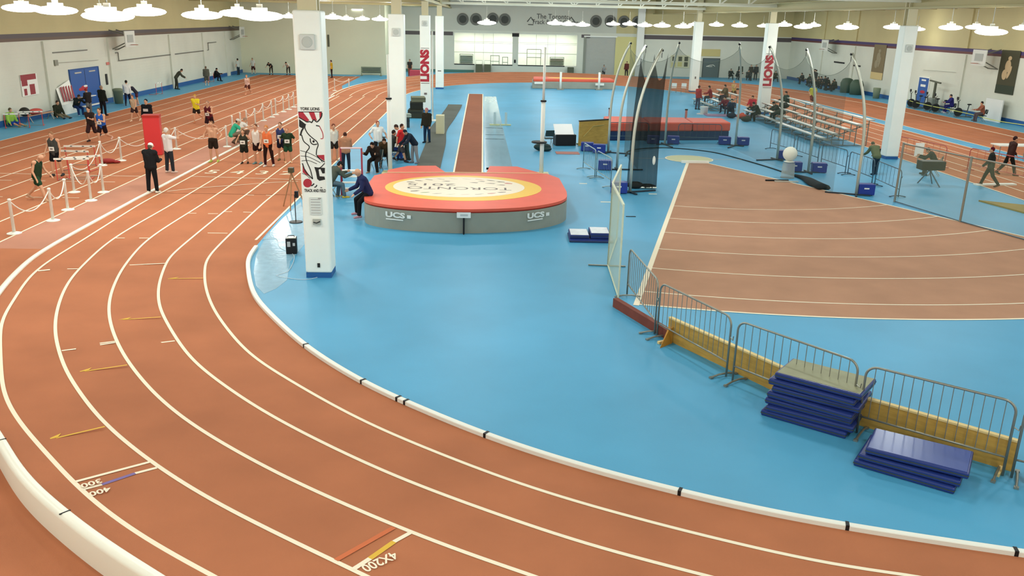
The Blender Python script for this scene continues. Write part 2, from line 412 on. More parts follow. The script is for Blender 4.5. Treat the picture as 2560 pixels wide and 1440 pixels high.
se.strip([(*ring[i%40], .008) for i in range(41)], .06, m=1)
se.strip([(SCx-2.6,SCy,.006),(SCx-1.1,SCy,.006)], .05, m=1); se.strip([(SCx+1.1,SCy,.006),(SCx+2.6,SCy,.006)], .05, m=1)
se.bx((SCx-.62,SCy-1.22,0),(SCx+.62,SCy-1.08,.1), 3)
struct(se.build('floor_throwing_sector', [SECTOR, LINE, mat('circle_concrete', (205,205,165), .7), WHITE]), 'red fan shaped throwing sector with white distance arcs and pale circle')

# curb of the near bend: white sections with dark joints
cl = nearR[0]; cl2 = resample([p for p in near[0] if p.y < 22.6], 120)
cb = MB(); joints = [(653,771),(672,788),(756,868),(895,955),(979,996),(1007,1008),(1214,1091),(1701,1233),(2109,1317),(2556,1387)]
vs = []
for i, p in enumerate(cl2):
    d = cl2[min(i+1,119)] - cl2[max(i-1,0)]; d.z = 0; d.normalize(); o = Vector((-d.y, d.x, 0))     # towards the infield
    vs += [p+o*u+Vector((0,0,z)) for u, z in ((-.01,0),(-.01,.062),(.0,.072),(.075,.072),(.09,.06),(.09,0))]
cb.add(vs, [(i*6+j, i*6+j+1, (i+1)*6+j+1, (i+1)*6+j) for i in range(119) for j in range(5)])
cb.add(vs[:6], [(0,1,2,3,4,5)]); cb.add(vs[-6:], [(5,4,3,2,1,0)])
for q in joints[2:]:
    g = G(*q, .05); i = min(range(len(cl2)), key=lambda i: (Vector((cl2[i].x,cl2[i].y,0))-Vector((g.x,g.y,0))).length)
    d = cl2[min(i+1,119)]-cl2[i-1]; o = Vector((-d.y,d.x,0)).normalized(); cb.box(cl2[i]+o*.038+Vector((0,0,.038)), (.045,.104,.078), math.atan2(d.y,d.x), 1)
struct(cb.build('trim_3', [WHITE, BLACK]), 'white inner kerb with dark joints between red bend and blue infield')

# --- walls
WL = block_mat('lower_wall_white', (212,213,197)); WU = block_mat('upper_wall_beige', (196,184,136)); WG = mat('upper_wall_grey', (196,196,182), .7, noise=.05, scale=.3)
WLB = mat('left_end_wall', (226,224,194), .7, noise=.05, scale=.25)
STR1 = mat('stripe_grey', (92,84,84), .6); STR2 = mat('stripe_purple', (70,56,100), .6); STR3 = mat('stripe_brown', (106,88,74), .6); STR4 = mat('stripe_dark_red', (104,62,58), .6)
BASEB = mat('blue_base_paint', (40,92,150), .5)
ZT = 9.2
def wall(name, label, a, b, ups, st):
    w = MB(); x0,y0 = a; x1,y1 = b
    w.bx((x0,y0,0),(x1,y1,4.25), 0); w.bx((x0,y0,4.65),(x1,y1,ZT), 1); w.bx((x0,y0,4.25),(x1,y1,4.42), 3); w.bx((x0,y0,4.42),(x1,y1,4.65), 2)
    return struct(w.build(name, [WL, ups, st[0], st[1]]), label)
wall('wall_left', 'white block wall with dark stripe and beige top on the left', (XL-.3,YF), (XL,95), WU, (STR1, STR3))
wall('wall_right', 'white block wall with purple stripe and beige top on the right', (XR,YF), (XR+.3,YB+.3), WU, (STR2, STR4))
wf = MB(); wf.bx((XL-.3,YF-.3,0),(XR+.3,YF,ZT)); struct(wf.build('wall_front', WL), 'white wall behind the camera')
# back wall, left block stands forward
wb = MB(); wb.bx((XL-.3,93.2,0),(-10.5,93.5,ZT)); wb.bx((-10.5,93.2,0),(-10.2,YB+.3,ZT))
struct(wb.build('wall_back_left', WLB), 'plain beige end wall beyond the sprint straight')
wc = MB(); y0, y1 = YB, YB+.3
for xa, xb, za, zb_ in [(-10.2,-3.3,0,9.2),(-3.3,3.42,0,.92),(3.42,4.0,0,9.2),(4.0,10.8,0,.92),(10.8,11.6,0,9.2),(11.6,15.15,4.3,9.2),(15.15,XR,0,9.2),(-3.3,3.42,4.4,9.2),(4,10.8,4.4,9.2)]:
    wc.bx((xa,y0,za),(xb,y1,min(zb_,4.65))) if za < 4.65 else None
    if zb_ > 4.65: wc.bx((xa,y0,max(za,4.65)),(xb,y1,zb_), 1 if xa < 15 else 2)
for xa, xb in ((-10.2,-3.4),(3.3,4.1)): wc.bx((xa,y0-.02,4.05),(xb,y0,4.45), 3)
wc.bx((11.2,y0-.02,4.1),(12.2,y0,4.45), 3); wc.bx((18.3,y0-.02,4.1),(XR,y0,4.55), 3)
wc.bx((15.15,y0-.015,0),(17.5,y0,4.3), 4)  # yellow light on this wall section is put into its colour
for xa, xb in ((-3.25,-.95),(1.05,3.4),(4.05,9.4)): wc.bx((xa,y0-.05,.86),(xb,y0,.96), 5)
struct(wc.build('wall_back', [WL, WG, WU, STR1, mat('yellow_lit_wall', (214,204,140), .7), INK]), 'white back wall with big windows, grey upper part and dark stripe')
# pilasters on the left and right walls
pl = MB()
for y in (51.5, 60.3, 72, 80.5, 87.5): pl.bx((XL,y,0),(XL+.12,y+.9,4.2))
struct(pl.build('trim_4', WL), 'shallow white pilasters on the left wall')
pr = MB()
for y in (63.5, 73.7, 83, 91): pr.bx((XR-.12,y,0),(XR,y+.9,4.2)); pr.bx((XR-.12,y,4.65),(XR,y+.9,7.4), 1)
struct(pr.build('trim_5', [WL, WU]), 'shallow pilasters on the right wall')
for nm, a, b in (('baseboard_left',(XL,YF,0),(XL+.03,93.2,.32)),('baseboard_right',(XR-.03,YF,0),(XR,YB,.32))):
    q = MB().bx(a, b); struct(q.build(nm, BASEB), 'dark blue painted base of the %s wall' % nm.split('_')[1])
q = MB().bx((-10.2,YB-.03,0),(-1.0,YB,.3)); struct(q.build('baseboard_back', mat('green_base_paint', (70,120,110), .5)), 'green painted base of the back wall')

# --- windows: a bright training room behind glass
room = MB(); yb = YB+4.2
room.bx((-3.8,yb,0),(11.2,yb+.1,4.6)); room.bx((-3.9,YB+.3,0),(-3.8,yb,4.6)); room.bx((11.2,YB+.3,0),(11.3,yb,4.6)); room.bx((-3.9,YB+.3,4.6),(11.3,yb+.1,4.7)); room.bx((-3.8,YB+.3,-.02),(11.2,yb,.004), 1)
for x in (-1, 1.2, 6.3, 8.6): room.bx((x,yb-.02,.3),(x+.05,yb,4.5), 2)
for z in (2.1, 3.3): room.bx((-3.8,yb-.02,z),(11.2,yb,z+.05), 2)
struct(room.build('wall_training_room', [mat('bright_room_white', (245,246,236), .7), mat('room_floor', (150,150,140), .6), mat('panel_joint', (190,196,180), .7)]), 'white panelled training room behind the windows')
GLASS = bpy.data.materials.new('window_glass'); GLASS.use_nodes = True
nt = GLASS.node_tree; nt.nodes.clear(); out = nt.nodes.new('ShaderNodeOutputMaterial'); mx = nt.nodes.new('ShaderNodeMixShader'); tr = nt.nodes.new('ShaderNodeBsdfTransparent'); gl = nt.nodes.new('ShaderNodeBsdfGlossy')
tr.inputs[0].default_value = (.95,.97,.95,1); gl.inputs['Roughness'].default_value = .05; mx.inputs[0].default_value = .05
nt.links.new(tr.outputs[0], mx.inputs[1]); nt.links.new(gl.outputs[0], mx.inputs[2]); nt.links.new(mx.outputs[0], out.inputs[0])
for i, (xa, xb) in enumerate(((-3.3,3.42),(4.0,10.8))):
    w = MB(); t = .05
    w.bx((xa,YB+.05,.92),(xa+t,YB+.15,4.4)); w.bx((xb-t,YB+.05,.92),(xb,YB+.15,4.4)); w.bx((xa,YB+.05,.92),(xb,YB+.15,.97)); w.bx((xa,YB+.05,4.35),(xb,YB+.15,4.4))
    w.bx(((xa+xb)/2-.02,YB+.07,.97),((xa+xb)/2+.02,YB+.13,4.35)); w.bx((xa,YB+.07,3.25),(xb,YB+.13,3.29)); w.bx((xa,YB+.07,2.2),(xb,YB+.13,2.23))
    wo = struct(w.build('window_%d' % (i+1), WHITE), ('left' if i == 0 else 'right') + ' big window of the back wall looking into a bright training room')
    MB().bx((xa,YB+.09,.95),(xb,YB+.1,4.37)).build('glass_pane', GLASS, wo)
for x in (-1.5, 2.2, 5.6, 9.0):
    l = bpy.data.lights.new('room_lamp', 'AREA'); l.energy = 110; l.size = 2.6; l.size_y = 1.2; l.shape = 'RECTANGLE'; l.color = (1,1,.93)
    o = bpy.data.objects.new('room_lamp', l); COL.objects.link(o); o.location = (x, YB+2.2, 4.5)
# roller door and white post right of the windows
dr = MB(); dr.bx((11.6,YB+.12,0),(15.15,YB+.2,4.3))
for k in range(24): dr.bx((11.6,YB+.1,.02+k*.178),(15.15,YB+.13,.16+k*.178))
dr.bx((11.5,YB-.05,4.2),(15.3,YB+.1,4.34), 1); dr.bx((11.5,YB-.06,0),(11.75,YB+.1,4.2), 2)
struct(dr.build('door_1', [mat('grey_shutter', (178,178,168), .6), WHITE, mat('shutter_side', (140,142,128), .6)]), 'grey roller shutter door in the back wall')
ps = MB().bx((17.5,YB-.45,0),(18.3,YB,7.5)); struct(ps.build('pillar_back', WHITE), 'bright white pier on the back wall behind the throwing cage')

# --- doors on the sides
def door_leaf(name, label, x, ya, yb_, z1_, side, marks=True, color=(46,92,160)):
    s_ = 1 if side == 'L' else -1
    d = MB(); d.bx((x,ya,0),(x+s_*.05,yb_,z1_)); o = d.build(name, mat('blue_door_paint', color, .45)); struct(o, label)
    f = MB(); t = .07
    f.bx((x,ya-t,0),(x+s_*.08,ya,z1_+t)); f.bx((x,yb_,0),(x+s_*.08,yb_+t,z1_+t)); f.bx((x,ya,z1_),(x+s_*.08,yb_,z1_+t)); f.build('door_frame', WHITE if side == 'R' else mat('blue_frame', (40,80,140), .5), o)
    return o, s_
o, s_ = door_leaf('door_2', 'blue double door with a red emblem in the left wall', XL, 54.4, 58.4, 2.4, 'L')
h = MB(); h.bx((XL+.05,55.0,2.18),(XL+.08,55.9,2.26)); h.bx((XL+.05,57,2.18),(XL+.08,57.9,2.26)); h.build('door_closer', ALU, o)
MB().bx((XL+.05,56.38,.02),(XL+.056,56.42,2.38)).build('meeting_edge', INK, o)
e_ = MB(); e_.ell((XL+.055,56.1,1.25), (.01,.5,.16)); e_.ell((XL+.055,55.6,1.2), (.01,.28,.1)); e_.build('emblem', REDINK, o)
MB().ell((XL+.06,56.3,1.36), (.012,.28,.07)).build('emblem_highlight', WHITE, o)
o, s_ = door_leaf('door_3', 'blue single door with white notices in the right wall', XR, 68.3, 69.9, 2.2, 'R', color=(44,84,160))
p_ = MB(); p_.bx((XR-.06,68.8,1.95),(XR-.05,69.5,2.08)); p_.bx((XR-.06,68.75,1.5),(XR-.05,69.55,1.68)); p_.build('notice', WHITE, o)
MB().ell((XR-.055,69.1,1.1), (.01,.4,.12)).build('emblem', REDINK, o)
gd = MB().bx((25.45,YB-.05,0),(27.25,YB,2.08)); o = struct(gd.build('door_4', mat('grey_door_paint', (92,104,104), .5)), 'grey door with a white emblem in the back wall')
f = MB(); f.bx((25.35,YB-.08,0),(25.45,YB,2.15)); f.bx((27.25,YB-.08,0),(27.35,YB,2.15)); f.bx((25.45,YB-.08,2.08),(27.25,YB,2.15)); f.build('door_frame', mat('grey_frame', (70,76,74), .5), o)
e_ = MB(); e_.tube([(25.8,YB-.06,1.2),(26.2,YB-.06,1.35),(26.6,YB-.06,1.4),(26.8,YB-.06,1.25)], .04); e_.tube([(25.8,YB-.06,1.25),(26.1,YB-.06,1.2),(26.5,YB-.06,1.22)], .035); e_.build('emblem', WHITE, o)

# --- roof: side bays low, middle bay higher on trusses
DECK = mat('roof_deck', (150,142,104), .7, noise=.05, scale=.5); DECKL = mat('roof_deck_light', (176,168,128), .7); BEAMM = mat('beam_paint', (176,164,118), .6); TRUSSM = mat('truss_paint', (226,224,204), .5)
ce = MB(); ce.bx((XL-.3,YF,7.05),(-3.75,YB+.3,7.25), 1); ce.bx((19.5,YF,7.75),(XR+.3,YB+.3,7.95)); ce.bx((-3.85,YF,8.9),(19.6,YB+.3,9.1))
ce.bx((-3.85,YF,7.2),(-3.7,YB,9), 0); ce.bx((19.45,YF,7.4),(19.6,YB,9), 0)
for k in range(150): x = 19.6+.105*k; ce.bx((x,YF,7.70),(x+.05,YB,7.76))                           # deck ribs
for k in range(60): y = 20+1.35*k; ce.bx((-3.7,y,8.75),(19.5,y+.1,8.92))
struct(ce.build('ceiling', [DECK, DECKL]), 'beige ribbed roof deck on low side bays and a higher middle bay')
bm_ = MB()
bm_.bx((19.25,YF,6.82),(19.75,YB,6.9)); bm_.bx((19.45,YF,6.9),(19.55,YB,7.3)); bm_.bx((19.25,YF,7.3),(19.75,YB,7.36))
struct(bm_.build('beam_right', BEAMM), 'long beige roof girder above the right row of columns')
bm_ = MB(); bm_.bx((-3.95,YF,6.95),(-3.55,YB,7.05)); bm_.bx((-3.8,YF,7.05),(-3.7,YB,7.25))
struct(bm_.build('beam_left', BEAMM), 'long beige roof girder above the left row of columns')
jo = MB()                                                                                         # joists of the right bay, web members
for y in range(30, 100, 3):
    jo.bx((19.6,y,7.4),(XR,y+.08,7.46)); 
    for k in range(16): x = 19.7+k*.98; jo.bar((x,y+.04,7.43),(x+.49,y+.04,7.72),.04,.04); jo.bar((x+.49,y+.04,7.72),(x+.98,y+.04,7.43),.04,.04)
struct(jo.build('beam_joists_right', BEAMM), 'open web joists under the right roof bay')
def truss(y, label):
    t = MB(); zb0, zt = 7.08, 8.75
    t.bx((-3.7,y-.1,zb0),(19.5,y+.1,zb0+.1)); t.bx((-3.7,y-.02,zb0+.1),(19.5,y+.02,zb0+.2)); t.bx((-3.7,y-.1,zt),(19.5,y+.1,zt+.12))
    xs = [-3.7+23.2*i/12 for i in range(13)]
    for i, x in enumerate(xs): t.bx((x-.05,y-.05,zb0),(x+.05,y+.05,zt))
    for i in range(12):
        a, b = ((xs[i],zt),(xs[i+1],zb0+.1)) if i < 6 else ((xs[i],zb0+.1),(xs[i+1],zt))
        t.bar((a[0],y,a[1]),(b[0],y,b[1]),.09,.09)
    return struct(t.build('beam_truss', TRUSSM), label)
truss(59.0, 'nearest white roof truss across the middle bay'); truss(78.0, 'white roof truss behind the nearest one'); truss(39.5, 'white roof truss above the throwing cage')
for y, x0, x1 in ((59,-25.2,-3.75),(78,-25.2,-3.75),(39.5,-25.2,-3.75)):
    b_ = MB(); b_.bx((x0,y-.1,6.88),(x1,y+.1,7.05)); struct(b_.build('beam_cross', BEAMM), 'beige cross beam over the left bay at %d metres' % y)
# ================================================================ COLUMNS
def column(x, y, label, w=.62, base=BLUE, wrap_top=6.1, parts=()):
    t = thing('column', label, 'column', (x, y, 0))
    wr = MB().bx((-w/2,-w/2,.12),(w/2,w/2,wrap_top)); wr.build('wrap', mat('column_white', (242,244,234), .5, noise=.02, scale=1.5), t, bevel=.05)
    MB().bx((-w/2+.01,-w/2+.01,0),(w/2-.01,w/2-.01,.13)).build('base', BASEB if base is BLUE else base, t)
    s_ = MB(); s_.bx((-.21,-.2,wrap_top),(.21,-.14,8.0)); s_.bx((-.21,.14,wrap_top),(.21,.2,8.0)); s_.bx((-.04,-.14,wrap_top),(.04,.14,8.0)); s_.build('steel_post', mat('post_beige', (206,196,160), .5), t)
    return t
def column_speaker(t, w, z, face=-1):
    c = MB(); c.box((0, face*(w/2+.03), z), (.34,.06,.34)); sp_ = c.build('speaker', mat('pale_grey_plastic', (206,208,200), .5), t, bevel=.05)
    MB().ell((0, face*(w/2+.06), z), (.12,.012,.12)).build('speaker_grille', mat('grille_grey', (186,190,182), .7), sp_, smooth=True)
C1x, C1y, W1 = -3.86, 20.0, .62
c1 = column(C1x, C1y, 'near white column with a red and black big-cat emblem, beside the bend', W1)
fy = C1y - W1/2
def E(zx, zy):                                       # point of the emblem photo crop on the front face
    p = AY(730+zx/4.364, 250+zy/4.364, fy); return (p.x-C1x, p.z)
def face_poly(mb, pts, m=0, dy=-.004):
    q = [E(*p) for p in pts]; tri = geometry.tessellate_polygon([[Vector((a, b, 0)) for a, b in q]])
    mb.add([(a, -W1/2+dy, b) for a, b in q], [tuple(t) for t in tri], m)
def face_stroke(mb, pts, w=.012, m=0, dy=-.006):
    q = [Vector((*E(*p), 0)) for p in pts]; q = smooth_curve(q, .03) if len(q) > 2 else q
    vs = []
    for i, p in enumerate(q):
        d = (q[min(i+1,len(q)-1)]-q[max(i-1,0)]).normalized(); n_ = Vector((-d.y,d.x,0))*w
        vs += [(p.x+n_.x, -W1/2+dy, p.y+n_.y), (p.x-n_.x, -W1/2+dy, p.y-n_.y)]
    mb.add(vs, [(2*i,2*i+1,2*i+3,2*i+2) for i in range(len(q)-1)], m)
em = MB()
face_poly(em, [(58,75),(345,80),(372,1012),(112,1012)], 2, -.002)
face_poly(em, [(68,132),(120,132),(190,222),(160,238),(75,192)], 1); face_poly(em, [(182,132),(242,132),(274,228),(245,216),(225,225)], 1); face_poly(em, [(298,132),(327,132),(323,186),(302,212)], 1)
face_poly(em, [(68,126),(328,126),(328,134),(68,134)], 0)
for st, w in [([(75,190),(120,215),(160,240)],.011),([(160,240),(200,236),(213,248),(240,214),(272,240),(320,185),(327,140)],.013),([(150,262),(140,300),(170,362),(230,420),(268,450),(286,492),(270,540),(265,600)],.011),
              ([(128,300),(105,340),(92,388)],.018),([(105,380),(130,452),(190,510),(155,570),(150,620),(165,680),(200,760),(226,860)],.011),([(198,418),(208,468),(240,486),(274,480)],.012),
              ([(262,278),(300,285)],.012),([(270,602),(300,640),(357,676)],.012),([(90,550),(190,580),(300,640),(332,682)],.006),([(97,610),(180,620),(312,684)],.006),([(105,664),(180,660),(272,696)],.006),
              ([(245,735),(305,738),(357,690)],.010),([(113,690),(150,780),(226,862)],.012),([(208,936),(226,928),(242,910)],.014),([(244,952),(262,945),(272,926)],.012),([(310,955),(330,957)],.008),([(110,800),(150,815),(200,855)],.006)]:
    face_stroke(em, st, w, 0)
face_stroke(em, [(300,285),(335,360),(338,418),(312,421)], .009, 1)
face_poly(em, [(78,208),(125,245),(150,265),(128,312),(95,300),(78,288)]); face_poly(em, [(270,602),(352,598),(356,665),(300,632)], 1)
face_poly(em, [(245,735),(360,740),(358,800),(332,802),(310,752),(290,760),(302,832),(355,835),(362,868),(300,882),(275,862),(262,790)])
face_poly(em, [(115,702),(128,730),(198,835),(150,812),(117,790)], 1)
face_poly(em, [(170+48*math.cos(2*PI*i/20), 906+48*math.sin(2*PI*i/20)) for i in range(20)], 1); face_poly(em, [(235+13*math.cos(2*PI*i/10), 452+14*math.sin(2*PI*i/10)) for i in range(10)])
def face_text(mb, s_, za, zb_, zy, hpx, m=0):
    a, b = E(za, zy), E(zb_, zy); me = text_mesh(s_, 1, 0, .03); xs = [v.co.x for v in me.vertices]; ys = [v.co.y for v in me.vertices]
    sx = (b[0]-a[0])/(max(xs)-min(xs)); h_ = abs(E(za, zy-hpx/2)[1]-E(za, zy+hpx/2)[1]); sy = h_/(max(ys)-min(ys))
    T = Matrix(((sx,0,0,(a[0]+b[0])/2),(0,0,-1,-W1/2-.006),(0,sy,0,(a[1]+b[1])/2),(0,0,0,1)))
    mb.mesh(me, T, m)
face_text(em, 'YORK LIONS', 90, 302, 98, 34); face_text(em, 'TRACK AND FIELD', 135, 370, 990, 34)
eo = em.build('emblem_banner', [INK, REDINK, WHITE], c1); eo['label'] = 'printed banner with a roaring cat emblem in black and red'
nb = MB(); a, b = E(190,1060), E(330,1250); nb.bx((a[0],-W1/2-.02,b[1]),(b[0],-W1/2,a[1])); no_ = nb.build('notice_sheet', mat('paper_grey', (216,220,212), .7), c1)
nl = MB()
for k in range(6): z = b[1]+(a[1]-b[1])*(k+.6)/6.4; nl.bx((a[0]+.03,-W1/2-.024,z),(b[0]-.03,-W1/2-.02,z+.006))
nl.bx((b[0]-.08,-W1/2-.024,a[1]-.03),(b[0]-.01,-W1/2-.02,a[1]-.015), 0); nl.build('printed_rows', GREYINK, no_)
a, b = E(228,1295), E(318,1360); d_ = MB(); d_.bx((a[0],-W1/2-.05,b[1]),(b[0],-W1/2,a[1])); do = d_.build('control_box', mat('box_grey', (176,178,168), .5), c1, bevel=.01)
q = MB(); q.tube([(a[0]+.02,-W1/2-.055,(a[1]+b[1])/2),((a[0]+b[0])/2,-W1/2-.06,(a[1]+b[1])/2-.02),(b[0]-.01,-W1/2-.055,(a[1]+b[1])/2+.02)], .012); q.build('dial', DARK, do)
p = AY(797, 663, fy); MB().box((p.x-C1x,-W1/2-.01,p.z), (.06,.02,.1)).build('outlet', INK, c1)
p = AY(766, 105, fy); column_speaker(c1, W1, p.z)
c2 = column(-3.75, 38.9, 'second white column of the left row, behind the red landing mat', .68)
column_speaker(c2, .68, 5.35)
c3 = column(-3.75, 57.9, 'third white column of the left row with red lettering', .66); column_speaker(c3, .66, 5.6)
def letter_banner(t, w, s_, zc, size, tilt=0):
    me = text_mesh(s_, size, 0, .045)
    T = Matrix(((0,-1,0,0),(0,0,-1,-w/2-.012),(1,0,0,zc),(0,0,0,1)))
    xs = [v.co.x for v in me.vertices]; L = max(xs)-min(xs)
    b_ = MB(); b_.bx((-w*.44,-w/2-.006,zc-L/2-.12),(w*.44,-w/2-.001,zc+L/2+.12), 1); b_.mesh(me, T, 0)
    for z in (zc-L/2-.1, zc+L/2+.08): b_.bx((-w*.4,-w/2-.014,z),(w*.4,-w/2-.006,z+.03), 2)
    return b_.build('letter_banner', [REDINK, WHITE, GREYINK], t)
letter_banner(c3, .66, 'LIONS', 2.95, .72)
MB().bx((-.08,-.35,1.12),(.1,-.33,1.24)).build('plate', GREYINK, c3)
c4 = column(-3.75, 76.9, 'last white column of the left row, before the far bend', .7)
MB().bx((-.15,-.36,1.5),(.15,-.35,1.58)).build('plate', GREYINK, c4)
c5 = column(19.55, 40.4, 'tall white column of the right row beside the bleachers', .62); column_speaker(c5, .62, 5.1)
c6 = column(19.75, 60.5, 'middle white column of the right row with red lettering', .72); letter_banner(c6, .72, 'LIONS', 2.95, .74)
c7 = column(19.1, 78.6, 'farthest white column of the right row before the grey door', .74)
MB().bx((-.06,-.39,1.2),(.06,-.37,1.4)).build('plate', GREYINK, c7)

# ================================================================ LAMPS
POINT_W, AREA_W = 165, 95
LENS = bpy.data.materials.new('lamp_glow'); LENS.use_nodes = True          # translucent glowing refractor
nt = LENS.node_tree; nt.nodes.clear(); out = nt.nodes.new('ShaderNodeOutputMaterial'); mx = nt.nodes.new('ShaderNodeMixShader'); tr = nt.nodes.new('ShaderNodeBsdfTransparent'); em_ = nt.nodes.new('ShaderNodeEmission')
em_.inputs[0].default_value = (1,.985,.9,1); em_.inputs[1].default_value = 9; mx.inputs[0].default_value = .4
nt.links.new(tr.outputs[0], mx.inputs[1]); nt.links.new(em_.outputs[0], mx.inputs[2]); nt.links.new(mx.outputs[0], out.inputs[0])
lampdef = [(55,20,92),(140,26,100),(250,27,70),(270,40,122),(362,29,100),(505,38,96),(594,33,88),(650,40,112),(722,41,40),(832,43,46),(866,46,36),(906,47,36),(950,48,40),
 (1217,57,46),(1388,58,40),(1421,60,38),(1456,62,38),(1533,60,34),(1574,60,36),(1612,63,38),(1655,64,43),(1708,66,42),(1736,61,30),(1791,62,37),(1849,64,40),(1908,65,30),(1934,65,30),(1960,62,40),(2008,67,46),(2034,63,36),(2118,68,56),(2234,68,50),(2293,73,34),(2377,69,58),(2440,68,52),(2478,80,80),(2556,70,44)]
random.seed(3)
lampm = {}
def lamp_meshes():
    l = MB(); l.ell((0,0,0), (.62,.42,.13), 22, 8); h = MB(); h.box((0,0,.16), (.36,.22,.1)); h.box((0,0,.25), (.14,.1,.1))
    return l, h
LCOL = (.93, 1.0, 1.0)
def add_light(o, e):
    L = bpy.data.lights.new('lamp_or_fill_light', 'POINT'); L.energy = e; L.color = LCOL; L.shadow_soft_size = .3
    lo = bpy.data.objects.new('lamp_or_fill_light', L); COL.objects.link(lo)
    if o is not None: lo.parent = o; lo.location = (0,0,-.02)
    return lo
first = None
for i, (px, py, w) in enumerate(lampdef):
    d = 1.25*FPX/w; rr = ray(px, py); p = CP + rr*(d/rr.y)
    if p.x < XL+1: p = CP + rr*((XL+1.5)/rr.x)
    if p.x > XR-1: p = CP + rr*((XR-1.5)/rr.x)
    lab = 'glowing white hanging lamp, %s from the left along the roof' % ORD(i)
    if first is None:
        t = thing('hanging_lamp', lab, 'lamp', p, 0, 'hanging lamps under the roof'); l, h = lamp_meshes()
        l.build('diffuser', LENS, t, smooth=True); h.build('housing', mat('lamp_housing', (226,224,210), .4), t)
        MB().tube([(0,0,.3),(0,0,1.0)], .015, 6).build('rod', STEEL, t); first = t
    else:
        t = copy_tree(first); t.location = p; t['label'] = lab
    t.name = 'hanging_lamp'
    add_light(t, 80 if p.x > -6 else 28)
for x in (-18.5, -13, -7.5, -.5, 6.5, 14, 22.5, 28.5):             # added bare fill lights without fixtures, an even grid to brighten the hall
    for j in range(11):
        e_ = .7 if x in (-18.5, 28.5) else 1; lo = add_light(None, POINT_W*e_); lo.location = (x, -3.5+9.7*j, 6.65); lo.data.shadow_soft_size = .45
        L = bpy.data.lights.new('fill_downlight', 'AREA'); L.shape = 'RECTANGLE'; L.size = 1.1; L.size_y = .7; L.energy = AREA_W; L.color = LCOL
        lo = bpy.data.objects.new('fill_downlight', L); COL.objects.link(lo); lo.location = (x, -3.5+9.7*j, 6.6)

# ================================================================ BIG LANDING MAT
lm = thing('landing_mat', 'big red vault landing mat with a yellow ring and grey sides', 'mat', (-.45, 27.4, 0))
def mat_outline():
    front = [(-3.42,25.3),(-2.9,24.85),(-2.0,24.5),(-.5,24.3),(1.0,24.6),(2.0,25.2),(2.62,26.1)]
    rest = [(2.78,27.5),(2.72,29.6),(2.35,30.5),(-3.4,30.1),(-3.72,29.6),(-3.75,27.5),(-3.62,25.9)]
    P = smooth_curve([(*p,0) for p in [rest[-1]]+front+[rest[0]]], .12)[2:-2]
    return [(p.x+.45, p.y-27.4) for p in P] + [(x+.45, y-27.4) for x, y in rest[1:-1]]
OL = mat_outline()
def scale_ol(s_, dx=0): return [(x*s_, y*s_) for x, y in OL]
MB().prism(scale_ol(1), 0, .60).build('base_cover', MATGREY, lm, bevel=.03)
MB().prism(scale_ol(.985), .60, .64).build('seam', MATREDD, lm)
MB().prism(scale_ol(1.0), .64, .72).build('top_pad', MATRED, lm, bevel=.025)
def ell2(cx, cy, a, b, n=48): return [(cx+a*math.cos(2*PI*i/n), cy+b*math.sin(2*PI*i/n)) for i in range(n)]
rg = MB(); rg.prism(ell2(-.13,.25,2.55,2.18), .716, .724, 0); rg.prism(ell2(-.28,.35,2.15,1.75), .722, .728, 1)
ro = rg.build('printed_ring', [YEL, CREAM], lm)
q = MB(); q.tube([(-3.35+.45,30.22-27.4,.715),(-1.2+.45,30.42-27.4,.715),(2.2+.45,30.56-27.4,.715)], .022, 6); q.build('back_piping', mat('piping_peach', (238,190,150), .6), lm)
tx = MB()
def mat_text(s_, x0, x1, y, h_):
    me = text_mesh(s_, 1, 0, .0); xs = [v.co.x for v in me.vertices]; ys = [v.co.y for v in me.vertices]
    sx = (x1-x0)/(max(xs)-min(xs)); sy = h_/(max(ys)-min(ys))
    tx.mesh(me, Matrix.Translation(((x0+x1)/2, y, .7295)) @ Matrix.Rotation(PI, 4, 'Z') @ Matrix.Diagonal((sx, sy, 1, 1)) @ Matrix.Translation((-(max(xs)+min(xs))/2, -(max(ys)+min(ys))/2, 0)), 0)
mat_text('TORONTO', -1.95, 1.42, .02, .42); mat_text('2015', -1.98, -.4, .62, .36)
random.seed(5)
for i in range(26):                                        # small printed figures around the words
    a = 2*PI*i/26; x, y = -.28+1.85*math.cos(a), .38+1.35*math.sin(a)
    if abs(y-.3) < .55: continue
    c = (x, y); tx.prism([(x+.16*math.cos(t+a), y+.07*math.sin(t)) for t in (0,1.3,2.4,3.6,5)], .7285, .7295, random.choice([0,0,1,2,3]))
for x, y, s_ in ((.2,1.05,.3),(.75,.95,.35),(1.1,.72,.3),(-.75,1.25,.3),(.45,1.3,.25)): tx.prism([(x-s_/2,y),(x,y+.06),(x+s_/2,y+.02),(x+s_/3,y-.05)], .7285, .7295, 0)
tx.build('printed_words', [GREYINK, INK, mat('print_green', (110,150,90), .7), REDINK], ro)
def lobe(pts, label):
    q = [(x+.45, y-27.4) for x, y in pts]
    o = MB().prism(q, 0, .55).build('front_pad', MATRED, lm, bevel=.04)
    return o
lobe([(-3.4,30.3),(-1.2,30.8),(-1.2,31.1),(-1.75,32.9),(-2.85,32.75),(-3.5,31.8)], ''); lobe([(.18,30.9),(2.3,30.6),(2.3,31.5),(1.4,33.0),(.3,33.0),(.14,31.2)], '')
def ucs(px0, px1, py0, py1):
    A, B = Vector(G(px0, py0, .45)), Vector(G(px1, py1, .45))
    d = B-A; d.z = 0; an = math.atan2(d.y, d.x); m_ = MB(); me = text_mesh('UCS', .26, .004, .02)
    c = (A+B)/2
    return c, an, me
for (cx, dx) in ((-1.0-.0, 0), (1, 0)): pass
